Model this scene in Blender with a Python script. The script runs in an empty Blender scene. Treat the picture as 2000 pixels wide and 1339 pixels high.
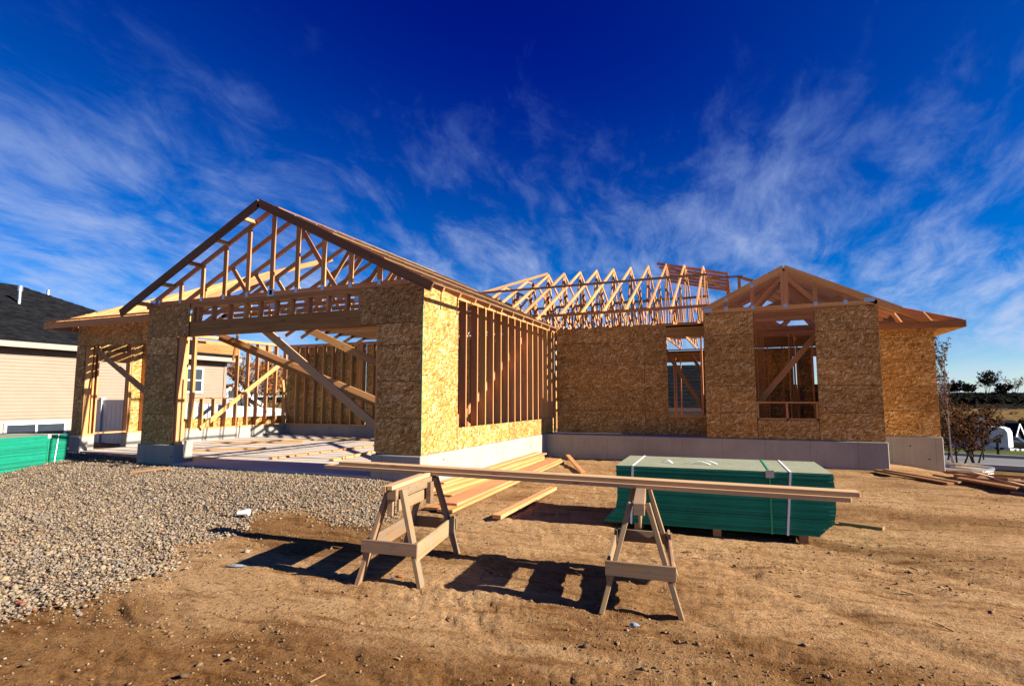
import bpy, bmesh, math, random
import numpy as np
from mathutils import Vector, Matrix, noise as mnoise
R = math.radians
rnd = random.Random(7)
nr = np.random.default_rng(11)
S = bpy.context.scene
COL = S.collection

# ------------------------------------------------------------------ camera
FPX, PITCH, YAW, EYE = 1090.0, math.atan(107.5 / 1090.0), R(22.4), 1.55
cd = bpy.data.cameras.new('camera'); cam = bpy.data.objects.new('camera', cd); COL.objects.link(cam)
cd.sensor_width = 36; cd.sensor_fit = 'HORIZONTAL'; cd.lens = FPX / 2000 * 36; cd.clip_start = .05; cd.clip_end = 9000
cam.location = (0, 0, EYE); cam.rotation_euler = (math.pi / 2 + PITCH, 0, YAW)
S.camera = cam
# ------------------------------------------------------------------ light
SUN_EL, SUN_AZ = R(26.5), R(3.0)           # azimuth measured from +X towards +Y
sv = Vector((math.cos(SUN_EL) * math.cos(SUN_AZ), math.cos(SUN_EL) * math.sin(SUN_AZ), math.sin(SUN_EL)))
sl = bpy.data.lights.new('sun', 'SUN'); so = bpy.data.objects.new('sun', sl); COL.objects.link(so)
sl.energy = 5.0; sl.angle = R(.5); sl.color = (1, .92, .80)
so.rotation_euler = sv.to_track_quat('Z', 'Y').to_euler(); so.location = (60, 6, 40)
S.view_settings.view_transform = 'Standard'; S.view_settings.look = 'None'
S.view_settings.exposure = 1.4; S.view_settings.gamma = 1; S.view_settings.use_curve_mapping = False
S.cycles.max_bounces = 6; S.cycles.diffuse_bounces = 1

class NT:
    def __init__(s, tree): s.t = tree; tree.nodes.clear()
    def n(s, typ, ins=None, **kw):
        nd = s.t.nodes.new(typ)
        for k, v in kw.items(): setattr(nd, k, v)
        for k, v in (ins or {}).items():
            sk = nd.inputs[k]
            if hasattr(v, 'is_output'): s.t.links.new(v, sk)
            else: sk.default_value = v
        return nd
    def math(s, op, a, b=0.0, c=0.0, clamp=False):
        return s.n('ShaderNodeMath', {0: a, 1: b, 2: c}, operation=op, use_clamp=clamp).outputs[0]
    def mix(s, f, a, b, bt='MIX'):
        nd = s.n('ShaderNodeMix', {'Factor': f}, data_type='RGBA', blend_type=bt)
        for k, v in ((6, a), (7, b)):
            if hasattr(v, 'is_output'): s.t.links.new(v, nd.inputs[k])
            else: nd.inputs[k].default_value = (*v, 1) if len(v) == 3 else v
        return nd.outputs[2]
    def ramp(s, f, stops, interp='LINEAR'):
        nd = s.n('ShaderNodeValToRGB', {0: f}); cr = nd.color_ramp; cr.interpolation = interp
        while len(cr.elements) < len(stops): cr.elements.new(.5)
        for e, (p, c) in zip(cr.elements, stops):
            e.position = p; e.color = (*c, 1) if not isinstance(c, (int, float)) else (c, c, c, 1)
        return nd.outputs[0]
    def noise(s, vec, scale, detail=4, rough=.55, dist=0.0, dim='3D'):
        return s.n('ShaderNodeTexNoise', {'Vector': vec, 'Scale': scale, 'Detail': detail, 'Roughness': rough, 'Distortion': dist}, noise_dimensions=dim).outputs[0]
    def mapping(s, vec, scale=(1, 1, 1), rot=(0, 0, 0), loc=(0, 0, 0)):
        return s.n('ShaderNodeMapping', {'Vector': vec, 'Scale': scale, 'Rotation': rot, 'Location': loc}).outputs[0]

W = bpy.data.worlds.new('World'); S.world = W; W.use_nodes = True
w = NT(W.node_tree)
sky = w.n('ShaderNodeTexSky', sky_type='NISHITA', sun_disc=False, sun_elevation=SUN_EL, sun_rotation=math.pi / 2 - SUN_AZ,
          air_density=1.0, dust_density=.3, ozone_density=4.0, altitude=1400)
tc = w.n('ShaderNodeTexCoord').outputs['Generated']
sep = w.n('ShaderNodeSeparateXYZ', {0: tc})
zz = w.math('ADD', w.math('MAXIMUM', sep.outputs[2], 0.0), .02)
# polarised look: the band at a right angle to the sun is deepest
dt = w.n('ShaderNodeVectorMath', {0: tc, 1: tuple(sv)}, operation='DOT_PRODUCT').outputs['Value']
pol = w.math('SUBTRACT', 1.0, w.math('MULTIPLY', dt, dt))
hgt = w.math('MAXIMUM', sep.outputs[2], 0.0)
up = w.n('ShaderNodeMapRange', {0: hgt, 1: .08, 2: .60, 3: 0.0, 4: 1.0}, interpolation_type='SMOOTHSTEP').outputs[0]
deep = w.math('MULTIPLY', up, w.math('POWER', pol, 2.0))
base = w.n('ShaderNodeHueSaturation', {'Color': sky.outputs[0], 'Saturation': 1.5, 'Value': 1.0, 'Hue': .515}).outputs[0]
base = w.mix(deep, base, w.mix(1.0, base, (.09, .13, .74), 'MULTIPLY'))
# cirrus: two fibrous layers on a plane overhead
inv = w.math('DIVIDE', 1.0, w.math('ADD', zz, .30))
pv = w.n('ShaderNodeCombineXYZ', {0: w.math('MULTIPLY', sep.outputs[0], inv), 1: w.math('MULTIPLY', sep.outputs[1], inv), 2: 0.0}).outputs[0]
wob = w.n('ShaderNodeTexNoise', {'Vector': pv, 'Scale': 2.0, 'Detail': 2.0}).outputs[1]
pvd = w.n('ShaderNodeVectorMath', {0: pv, 1: w.n('ShaderNodeVectorMath', {0: wob, 1: (.22, .22, 0)}, operation='MULTIPLY').outputs[0]}, operation='ADD').outputs[0]
c1 = w.noise(w.mapping(pvd, (1.7, 1.1, 1), (0, 0, R(35))), 2.3, 10, .62, .25)
c2 = w.noise(w.mapping(pvd, (3.6, 1.7, 1), (0, 0, R(62))), 3.4, 10, .68, .4)
c3 = w.noise(pv, 1.15, 3, .5)
cl = w.math('ADD', w.math('MULTIPLY', c1, .62), w.math('MULTIPLY', c2, .38))
cl = w.math('ADD', cl, w.math('MULTIPLY', w.math('SUBTRACT', c3, .5), .55))
low = w.n('ShaderNodeMapRange', {0: hgt, 1: .62, 2: .20, 3: -.125, 4: .11}, interpolation_type='SMOOTHSTEP').outputs[0]
cl = w.math('ADD', cl, low)
mask = w.n('ShaderNodeMapRange', {0: cl, 1: .458, 2: .82, 3: 0.0, 4: 1.0}, interpolation_type='SMOOTHSTEP').outputs[0]
hz = w.n('ShaderNodeMapRange', {0: hgt, 1: .50, 2: .12, 3: .42, 4: .92}).outputs[0]
mask = w.math('MULTIPLY', mask, hz)
cloudc = w.mix(up, (4.3, 5.0, 6.9), (.75, 1.9, 5.0))
colr = w.mix(mask, base, cloudc)
bg = w.n('ShaderNodeBackground', {'Color': colr, 'Strength': .05})
out = w.n('ShaderNodeOutputWorld', {0: bg.outputs[0]})

# ------------------------------------------------------------------ materials
MATS = {}
def newmat(name, rough=.8, spec=.25):
    m = bpy.data.materials.new(name); m.use_nodes = True; t = NT(m.node_tree)
    b = t.n('ShaderNodeBsdfPrincipled', {'Roughness': rough, 'Specular IOR Level': spec})
    t.n('ShaderNodeOutputMaterial', {0: b.outputs[0]})
    MATS[name] = m; return m, t, b
def link(t, a, b, k): t.t.links.new(a, b.inputs[k])
def bump(t, b, h, strength=.3, dist=.01):
    link(t, t.n('ShaderNodeBump', {'Height': h, 'Strength': strength, 'Distance': dist}).outputs[0], b, 'Normal')

def plain(name, col, rough=.7, spec=.3, metal=0, var=.12, scale=6, bmp=0):
    m, t, b = newmat(name, rough, spec); b.inputs['Metallic'].default_value = metal
    o = t.n('ShaderNodeTexCoord').outputs['Object']
    n1 = t.noise(o, scale, 5, .6)
    f = t.ramp(n1, [(.25, 1 - var * 1.6), (.75, 1 + var * .6)])
    link(t, t.mix(1.0, (*col, 1), f, 'MULTIPLY'), b, 'Base Color')
    if bmp: bump(t, b, t.noise(o, scale * 8, 4), bmp, .01)
    return m

def lumber(name, ca, cb, dark, weather=0.0):
    m, t, b = newmat(name, .68, .2)
    uv = t.n('ShaderNodeUVMap').outputs[0]
    oi = t.n('ShaderNodeObjectInfo').outputs['Random']
    g = t.noise(t.mapping(uv, (1.3, 38, 1)), 1.0, 5, .6, .8)
    g2 = t.noise(t.mapping(uv, (.55, 9, 1)), 1.0, 3, .5, 1.5)
    col = t.mix(t.ramp(g2, [(.3, 0), (.7, 1)]), ca, cb)
    col = t.mix(t.math('MULTIPLY', t.ramp(g, [(.42, 0), (.72, 1)]), .45), col, dark)
    kn = t.n('ShaderNodeTexVoronoi', {'Vector': t.mapping(uv, (2.2, 9, 1)), 'Scale': 1.0, 'Randomness': 1.0}).outputs['Distance']
    col = t.mix(t.math('MULTIPLY', t.ramp(kn, [(.05, 1), (.13, 0)]), .7), col, tuple(c * .4 for c in dark))
    if weather:
        wn = t.noise(uv, 7, 5, .65)
        col = t.mix(t.math('MULTIPLY', t.ramp(wn, [(.4, 0), (.62, 1)]), weather), col, (.235, .18, .13))
        wn2 = t.noise(t.mapping(uv, (9, 40, 1)), 1.0, 4, .7)
        col = t.mix(t.math('MULTIPLY', t.ramp(wn2, [(.6, 0), (.7, 1)]), weather), col, (.09, .06, .04))
    v = t.n('ShaderNodeMapRange', {0: oi, 3: .74, 4: 1.14}).outputs[0]
    hs = t.n('ShaderNodeHueSaturation', {'Color': col, 'Value': v, 'Hue': t.n('ShaderNodeMapRange', {0: t.math('FRACT', t.math('MULTIPLY', oi, 7.3)), 3: .488, 4: .512}).outputs[0]})
    link(t, hs.outputs[0], b, 'Base Color')
    bump(t, b, g, .25, .002)
    return m
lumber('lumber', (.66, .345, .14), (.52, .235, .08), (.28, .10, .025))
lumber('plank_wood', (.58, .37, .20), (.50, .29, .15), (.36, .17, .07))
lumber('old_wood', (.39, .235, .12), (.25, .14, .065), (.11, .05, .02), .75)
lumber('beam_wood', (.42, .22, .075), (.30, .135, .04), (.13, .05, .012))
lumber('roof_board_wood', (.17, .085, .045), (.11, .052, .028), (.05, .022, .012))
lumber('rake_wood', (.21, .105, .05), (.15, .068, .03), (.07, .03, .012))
lumber('scrap_wood', (.44, .26, .12), (.30, .16, .07), (.14, .06, .02), .25)

def osb(name, gain=1.0, tint=None):
    m, t, b = newmat(name, .66, .25)
    uv = t.n('ShaderNodeUVMap').outputs[0]
    wob = t.n('ShaderNodeTexNoise', {'Vector': uv, 'Scale': 5.0, 'Detail': 2.0}).outputs[1]
    uvd = t.n('ShaderNodeVectorMath', {0: uv, 1: t.n('ShaderNodeVectorMath', {0: wob, 1: (.035, .035, 0)}, operation='MULTIPLY').outputs[0]}, operation='ADD').outputs[0]
    col = None; hsum = None
    for k, (ang, sx, sy) in enumerate(((12, 8.0, 34), (68, 9, 38), (-48, 8.5, 34), (110, 11, 46), (-15, 9.5, 40))):
        mp = t.mapping(uvd, (sx, sy, 1), (0, 0, 0), (k * 3.7, k * 1.9, 0))
        mp = t.mapping(t.mapping(uvd, (1, 1, 1), (0, 0, R(ang))), (sx, sy, 1), (0, 0, 0), (k * 3.7, k * 1.9, 0))
        v = t.n('ShaderNodeTexVoronoi', {'Vector': mp, 'Scale': 1.0, 'Randomness': 1.0}, feature='F1', voronoi_dimensions='2D')
        sc = t.n('ShaderNodeSeparateColor', {0: v.outputs['Color']})
        flake = t.ramp(sc.outputs[0], [(0, (.19 * gain, .078 * gain, .014 * gain)), (.2, (.38 * gain, .18 * gain, .034 * gain)), (.6, (.50 * gain, .268 * gain, .068 * gain)), (.84, (.61 * gain, .385 * gain, .14 * gain)), (1, (.82 * gain, .62 * gain, .31 * gain))])
        edge = t.ramp(v.outputs['Distance'], [(.35, 1), (.75, .74)])
        flake = t.mix(1.0, flake, edge, 'MULTIPLY')
        if col is None: col = flake; hsum = sc.outputs[1]
        else:
            vis = t.math('GREATER_THAN', sc.outputs[2], .52)
            near = t.math('LESS_THAN', v.outputs['Distance'], .52)
            mk = t.math('MULTIPLY', vis, near)
            col = t.mix(mk, col, flake)
            hsum = t.n('ShaderNodeMix', {0: mk, 2: hsum, 3: sc.outputs[1]}).outputs[0]
    sv_ = t.n('ShaderNodeMapRange', {0: t.n('ShaderNodeObjectInfo').outputs['Random'], 3: .84, 4: 1.12}).outputs[0]
    col = t.n('ShaderNodeHueSaturation', {'Color': col, 'Value': sv_}).outputs[0]
    big = t.noise(uv, 1.7, 3, .5)
    col = t.mix(1.0, col, t.ramp(big, [(.3, .80), (.7, 1.10)]), 'MULTIPLY')
    if tint: col = t.mix(tint[1], col, t.mix(t.noise(uv, 2.2, 5, .7), tint[0], tuple(c * 1.9 for c in tint[0])))
    link(t, col, b, 'Base Color'); bump(t, b, hsum, .25, .0015)
    return m
osb('osb', .92); osb('osb_sheet_top', .95, ((.17, .205, .145), .8))
m, t, b = newmat('green_edge', .62, .25)
uv = t.n('ShaderNodeUVMap').outputs[0]; oi = t.n('ShaderNodeObjectInfo').outputs['Random']
g = t.noise(t.mapping(uv, (3, 60, 1)), 1.0, 5, .65)
c = t.ramp(g, [(.3, (.0, .15, .088)), (.6, (.004, .285, .172)), (.8, (.012, .37, .23))])
c = t.n('ShaderNodeHueSaturation', {'Color': c, 'Value': t.n('ShaderNodeMapRange', {0: oi, 3: .55, 4: 1.1}).outputs[0]}).outputs[0]
link(t, c, b, 'Base Color'); bump(t, b, g, .4, .002)

m, t, b = newmat('concrete', .85, .2)
o = t.n('ShaderNodeTexCoord').outputs['Object']
n1 = t.noise(o, 1.1, 6, .6); n2 = t.noise(o, 9, 6, .7); n3 = t.noise(t.mapping(o, (6, 6, .6)), 1.5, 4, .6)
c = t.mix(t.ramp(n1, [(.3, 0), (.7, 1)]), (.27, .245, .21), (.38, .35, .30))
c = t.mix(t.math('MULTIPLY', t.ramp(n2, [(.55, 0), (.75, 1)]), .5), c, (.21, .19, .175))
c = t.mix(t.math('MULTIPLY', t.ramp(n3, [(.5, 0), (.8, 1)]), .45), c, (.42, .39, .34))
sp_ = t.n('ShaderNodeSeparateXYZ', {0: o})
for ax_ in (0, 1):
    fr_ = t.math('FRACT', t.math('ADD', t.math('DIVIDE', sp_.outputs[ax_], .914), 20.3))
    c = t.mix(t.math('MULTIPLY', t.math('LESS_THAN', fr_, .011), .6), c, (.13, .115, .10))
vo = t.n('ShaderNodeTexVoronoi', {'Vector': o, 'Scale': 2.1}).outputs['Distance']
c = t.mix(t.ramp(vo, [(.03, 1), (.06, 0)]), c, (.07, .06, .055))
link(t, c, b, 'Base Color'); bump(t, b, n2, .25, .004)

m, t, b = newmat('slab_concrete', .85, .2)
o = t.n('ShaderNodeTexCoord').outputs['Object']
n1 = t.noise(o, .9, 6, .6); n2 = t.noise(o, 12, 5, .7)
c = t.mix(t.ramp(n1, [(.3, 0), (.7, 1)]), (.46, .39, .31), (.58, .51, .43))
c = t.mix(t.math('MULTIPLY', t.ramp(n2, [(.58, 0), (.75, 1)]), .4), c, (.30, .25, .19))
link(t, c, b, 'Base Color'); bump(t, b, n2, .15, .003)
# soil: colour by zone (vertex colours hold what grows or lies there), grain by noise
m, t, b = newmat('soil', 1.0, .03)
o = t.n('ShaderNodeTexCoord').outputs['Object']
za = t.n('ShaderNodeVertexColor', layer_name='zone').outputs[0]
zs = t.n('ShaderNodeSeparateColor', {0: za})
dist = t.n('ShaderNodeTexNoise', {'Vector': o, 'Scale': 1.2, 'Detail': 3.0}).outputs[1]
od = t.n('ShaderNodeVectorMath', {0: o, 1: t.n('ShaderNodeVectorMath', {0: dist, 1: (.5, .5, 0)}, operation='MULTIPLY').outputs[0]}, operation='ADD').outputs[0]
a1 = t.noise(o, .55, 6, .6); a2 = t.noise(t.mapping(od, (.9, 4.6, 1), (0, 0, R(-24))), 1.6, 7, .66); a3 = t.noise(o, 17, 6, .72); a4 = t.noise(o, 55, 4, .7)
a5 = t.noise(t.mapping(od, (2.4, 15, 1), (0, 0, R(-28))), 1.3, 5, .7)
c = t.ramp(a1, [(.28, (.185, .085, .030)), (.48, (.30, .155, .060)), (.68, (.40, .235, .108))])
c = t.mix(t.ramp(a2, [(.35, 0), (.66, .75)]), c, (.49, .315, .16))
c = t.mix(t.ramp(a2, [(.30, .75), (.43, 0)]), c, (.105, .045, .016))
c = t.mix(t.math('MULTIPLY', t.ramp(a5, [(.56, 0), (.68, 1)]), t.ramp(a1, [(.4, .35), (.6, .7)])), c, (.115, .055, .022))
c = t.mix(t.math('MULTIPLY', t.ramp(a3, [(.52, 0), (.66, 1)]), .7), c, (.115, .060, .026))
a6 = t.noise(t.mapping(od, (7, 26, 1), (0, 0, R(-22))), 1.2, 5, .75)
c = t.mix(t.math('MULTIPLY', t.ramp(a6, [(.58, 0), (.66, 1)]), .65), c, (.095, .048, .02))
c = t.mix(t.math('MULTIPLY', t.ramp(a3, [(.28, 1), (.42, 0)]), .5), c, (.45, .29, .145))
damp_vignette = t.n('ShaderNodeVertexColor', layer_name='damp_vignette').outputs[0]
c = t.mix(t.math('MULTIPLY', damp_vignette, .85), c, t.mix(1.0, c, (.46, .37, .27), 'MULTIPLY'))  # darkens moist soil, plus the vignette painted into the foreground
gn = t.noise(o, .09, 5, .65); gn2 = t.noise(o, .35, 6, .7)
gold = t.mix(t.ramp(gn2, [(.4, 0), (.62, 1)]), (.20, .125, .042), (.10, .065, .026))
brush = t.mix(t.ramp(gn, [(.4, 0), (.6, 1)]), (.006, .005, .004), (.014, .010, .006))
lawn = t.mix(t.ramp(gn2, [(.35, 0), (.65, 1)]), (.05, .075, .015), (.10, .10, .03))
c = t.mix(zs.outputs[0], c, gold); c = t.mix(zs.outputs[1], c, brush); c = t.mix(zs.outputs[2], c, lawn)
link(t, c, b, 'Base Color')
hh = t.math('ADD', t.math('MULTIPLY', a3, .7), t.math('ADD', t.math('MULTIPLY', a4, .3), t.math('MULTIPLY', a2, .6)))
bump(t, b, hh, 1.0, .045)

m, t, b = newmat('gravel_stone', .9, .15)
ca = t.n('ShaderNodeVertexColor', layer_name='tone').outputs[0]
o = t.n('ShaderNodeTexCoord').outputs['Object']
link(t, t.mix(1.0, ca, t.ramp(t.noise(o, 90, 3), [(.3, .8), (.7, 1.1)]), 'MULTIPLY'), b, 'Base Color')
m, t, b = newmat('gravel_bed', .95, .1)
o = t.n('ShaderNodeTexCoord').outputs['Object']
vv = t.n('ShaderNodeTexVoronoi', {'Vector': o, 'Scale': 42.0}, feature='F1')
link(t, t.mix(t.n('ShaderNodeSeparateColor', {0: vv.outputs['Color']}).outputs[0], (.06, .042, .028), (.20, .15, .10)), b, 'Base Color')
bump(t, b, vv.outputs['Distance'], 1.0, .02)
# siding / shingles / simple paints
plain('siding', (.30, .212, .150), .6, .3, var=.06, scale=2)
plain('siding_grey', (.30, .30, .31), .6, .3, var=.08, scale=2)
plain('trim_tan', (.36, .29, .23), .55, .3, var=.06)
plain('white_paint', (.78, .78, .76), .45, .4, var=.05)
plain('white_vinyl', (.62, .60, .56), .4, .4, var=.05, scale=3)
m, t, b = newmat('shingle', .95, .04)
o = t.n('ShaderNodeTexCoord').outputs['Object']
n1 = t.noise(t.mapping(o, (3.2, 3.2, 7)), 1.0, 3, .6); n2 = t.noise(o, 70, 3, .7)
c = t.mix(t.ramp(n1, [(.35, 0), (.65, 1)]), (.006, .006, .007), (.017, .0175, .020))
link(t, t.mix(1.0, c, t.ramp(n2, [(.3, .6), (.7, 1.25)]), 'MULTIPLY'), b, 'Base Color'); bump(t, b, n2, .4, .004)
plain('steel', (.50, .52, .54), .38, .5, .9, .08, 30)
plain('galvanised', (.60, .62, .63), .35, .5, .85, .1, 12)
plain('strap_white', (.80, .80, .80), .4, .4, var=.05)
plain('strap_green', (.02, .36, .16), .4, .4, var=.08)
plain('cardboard', (.55, .50, .42), .8, .2, var=.1)
plain('paper', (.80, .76, .70), .7, .2, var=.08, scale=20)
plain('terracotta', (.42, .13, .05), .8, .2, var=.2, scale=30)
plain('slate_grey', (.22, .24, .27), .7, .3, var=.15, scale=30)
plain('asphalt', (.16, .155, .15), .9, .2, var=.1, scale=3)
plain('kerb', (.40, .39, .37), .85, .2, var=.08)
plain('dark_paint', (.02, .021, .024), .3, .5, var=.1)
plain('glass_dark', (.035, .045, .06), .08, .6, var=.15, scale=2)
plain('seam_dark', (.07, .035, .012), .8, .1)
plain('rubber', (.015, .015, .015), .8, .2)
plain('curtain', (.42, .42, .42), .9, .1, var=.25, scale=5)
plain('bark_dark', (.06, .042, .028), .9, .1, var=.3, scale=8)
plain('bark_white', (.52, .48, .42), .85, .15, var=.3, scale=7)
def leafmat(name, a, b_):
    m, t, b = newmat(name, .95, .02)
    oi = t.n('ShaderNodeNewGeometry').outputs['Random Per Island']
    link(t, t.ramp(oi, [(0, a), (1, b_)]), b, 'Base Color')
leafmat('leaf_orange', (.16, .055, .015), (.40, .17, .05))
leafmat('leaf_rust', (.022, .010, .006), (.105, .042, .016))
leafmat('leaf_dark', (.003, .004, .003), (.009, .009, .005))
leafmat('leaf_olive', (.05, .06, .02), (.17, .13, .05))
MT = MATS

# ------------------------------------------------------------------ object helpers
WL = {}
def put(name, me, parent=None, loc=(0, 0, 0)):
    o = bpy.data.objects.new(name, me); COL.objects.link(o)
    L = Vector(loc); WL[o.name] = L
    if parent is not None:
        o.parent = parent; o.location = L - WL[parent.name]
    else: o.location = L
    return o
def tag(o, label=None, cat=None, group=None, kind=None):
    if label: o['label'] = label
    if cat: o['category'] = cat
    if group: o['group'] = group
    if kind: o['kind'] = kind
    return o
def root(name, loc, label, cat, group=None):
    return tag(put(name, None, None, loc), label, cat, group)

class MB:
    """collects boxes / quads with metre UVs and material slots, builds one mesh"""
    def __init__(s): s.v = []; s.f = []; s.uv = []; s.mi = []
    def face(s, pts, uvs, mi=0):
        b = len(s.v); s.v += [tuple(p) for p in pts]; s.f.append(tuple(range(b, b + len(pts)))); s.uv += list(uvs); s.mi.append(mi)
    def box(s, c, L, Wd, T, mi=0, mi_edge=None, off=None):
        c = Vector(c); L = Vector(L) / 2; Wd = Vector(Wd) / 2; T = Vector(T) / 2
        if L.cross(Wd).dot(T) < 0: T = -T
        l, ww, tt = L.length, Wd.length, T.length
        ou, ov = off if off else (rnd.uniform(0, 50), rnd.uniform(0, 50))
        b = len(s.v)
        sg = [(-1, -1, -1), (1, -1, -1), (1, 1, -1), (-1, 1, -1), (-1, -1, 1), (1, -1, 1), (1, 1, 1), (-1, 1, 1)]
        for a, d, e in sg: s.v.append(tuple(c + a * L + d * Wd + e * T))
        me = mi if mi_edge is None else mi_edge
        for idx, ax, m_ in (((4, 5, 6, 7), 'T', mi), ((3, 2, 1, 0), 'T', mi), ((0, 1, 5, 4), 'W', me), ((2, 3, 7, 6), 'W', me), ((1, 2, 6, 5), 'L', me), ((3, 0, 4, 7), 'L', me)):
            s.f.append(tuple(b + i for i in idx)); s.mi.append(m_)
            for i in idx:
                a, d, e = sg[i]
                if ax == 'T': q = (a * l, d * ww)
                elif ax == 'W': q = (a * l, e * tt + .3)
                else: q = (d * ww, e * tt + .6)
                s.uv.append((q[0] + ou, q[1] + ov))
        return s
    def bar(s, p0, p1, wdt, thk, up=(0, 0, 1), mi=0):
        """board from p0 to p1 (centre line); wdt measured along 'up', thk across"""
        p0 = Vector(p0); p1 = Vector(p1); d = p1 - p0; u = Vector(up); dn = d.normalized()
        u = u - dn * u.dot(dn)
        if u.length < 1e-4: u = Vector((1, 0, 0)) - dn * dn.x
        u.normalize(); sd = dn.cross(u)
        return s.box((p0 + p1) / 2, d, u * wdt, sd * thk, mi)
    def mesh(s, name, mats, loc=(0, 0, 0), smooth=False):
        me = bpy.data.meshes.new(name); L = Vector(loc)
        me.from_pydata([tuple(Vector(p) - L) for p in s.v], [], s.f)
        u = me.uv_layers.new(name='UVMap'); u.data.foreach_set('uv', np.array(s.uv, dtype=np.float32).ravel())
        for k in mats: me.materials.append(MT[k])
        me.polygons.foreach_set('material_index', s.mi)
        if smooth: me.polygons.foreach_set('use_smooth', [True] * len(s.f))
        me.update(); return me
    def build(s, name, mats, parent=None, loc=None, bev=0):
        if isinstance(mats, str): mats = [mats]
        if loc is None: loc = tuple(np.mean(np.array(s.v), axis=0))
        me = s.mesh(name, mats, loc)
        if bev:
            bm = bmesh.new(); bm.from_mesh(me); bmesh.ops.remove_doubles(bm, verts=bm.verts, dist=1e-5)
            bmesh.ops.bevel(bm, geom=list(bm.edges), offset=bev, segments=1, affect='EDGES'); bm.to_mesh(me); bm.free()
        return put(name, me, parent, loc)
def bar(name, p0, p1, wd, th, parent, mat='lumber', up=(0, 0, 1), bev=0):
    return MB().bar(p0, p1, wd, th, up).build(name, mat, parent, bev=bev)
def blk(name, x0, x1, y0, y1, z0, z1, mat, parent=None, bev=0):
    return MB().box(((x0 + x1) / 2, (y0 + y1) / 2, (z0 + z1) / 2), (x1 - x0, 0, 0), (0, y1 - y0, 0), (0, 0, z1 - z0)).build(name, mat, parent, bev=bev)

# ------------------------------------------------------------------ terrain
def sstep(x, a, b):
    t_ = np.clip((x - a) / (b - a), 0, 1); return t_ * t_ * (3 - 2 * t_)
_tab = nr.random((256, 256))
def vnoise(x, y):
    xi = np.floor(x).astype(int); yi = np.floor(y).astype(int); fx = x - xi; fy = y - yi
    fx = fx * fx * (3 - 2 * fx); fy = fy * fy * (3 - 2 * fy)
    g = lambda a, b_: _tab[a & 255, b_ & 255]
    return (g(xi, yi) * (1 - fx) + g(xi + 1, yi) * fx) * (1 - fy) + (g(xi, yi + 1) * (1 - fx) + g(xi + 1, yi + 1) * fx) * fy - .5
def fbm(x, y, f, oct=4, rough=.5):
    s_ = 0; a = 1
    for k in range(oct): s_ = s_ + a * vnoise(x * f + 17.3 * k, y * f + 9.1 * k); f *= 2.03; a *= rough
    return s_
def hbase(x, y):
    x = np.asarray(x, float); y = np.asarray(y, float)
    rho = x * .319 + y * .948
    s_ = x - 4.9 + .12 * (y - 15)
    wgt = sstep(s_, -1.0, 5.0)
    prof = np.interp(rho, [12, 17, 24, 38, 43, 60, 80, 110, 260, 420, 470, 4000], [0, -.35, -1.1, -2.75, -2.9, -3.0, -4.3, -5.9, -9.3, .6, 2.2, 2.2])
    back = np.interp(rho, [12, 20, 60, 260, 420, 470, 4000], [0, -.1, -.8, -2.5, .6, 2.2, 2.2])
    z = prof * wgt + back * (1 - wgt) * sstep(y, 10, 30)
    z = z - .30 * sstep(x, 2.6, 5.5) * sstep(y, 12.5, 17) * (1 - sstep(rho, 18, 30))
    z = z + .21 * sstep(y, 4.6, 7.6) * sstep(-x, 4.2, 5.6) * (1 - sstep(y, 30, 60))      # drive berm up to the slab
    z = z - .03 * np.exp(-((x + .3) ** 2 + (y - 7) ** 2) / 4)
    return z
def hfull(x, y):
    x = np.asarray(x, float); y = np.asarray(y, float)
    z = hbase(x, y)
    r = np.hypot(x, y)
    nearw = 1 - sstep(r, 25, 60)
    c_, s_ = math.cos(R(24)), math.sin(R(24))
    u = x * c_ - y * s_; v = x * s_ + y * c_       # tracks run to the lower right
    lump = fbm(u * .45, v * 1.6, 1.3, 5, .55) * .020
    tread = np.maximum(0, fbm(u * .5, v * 2.2, 3.1, 4, .6) - .16) * -.06
    soft = fbm(x, y, .35, 3) * .10
    fine = fbm(x, y, 7.0, 4, .62) * .011 * (0.35 + sstep(fbm(x + 40, y, .5, 3), -.1, .35))
    ruts = 0
    for (k, off, wd_, dp) in ((1, 1.1, .10, .045), (2, 2.55, .12, .055), (3, 4.4, .10, .045), (4, -.35, .09, .04)):
        d_ = (u - 1.2) * .30 + v - off - 1.6 + .25 * np.sin(u * .7 + k)
        ruts = ruts - dp * np.exp(-(d_ / wd_) ** 2) * sstep(x, -1.5, 1.5) 
    cr = np.abs(fbm(x, y, 9.0, 3, .6)); crw = sstep(fbm(x + 7, y * 1.6, .8, 4), .02, .42)
    z = z - nearw * np.maximum(0, .16 - cr) * .16 * crw * (1 - sstep(r, 9, 14)) * .6
    pad = 1 - sstep(y, 6.2, 7.4) * sstep(-x, 3.6, 5.2) * .75
    z = z + nearw * (lump + tread + fine + ruts) * pad + soft * nearw * .35
    far = sstep(r, 60, 200)
    z = z + far * fbm(x, y, .012, 4) * 2.6
    return z
def gz(x, y): return float(hfull(np.array([x]), np.array([y]))[0])

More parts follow.
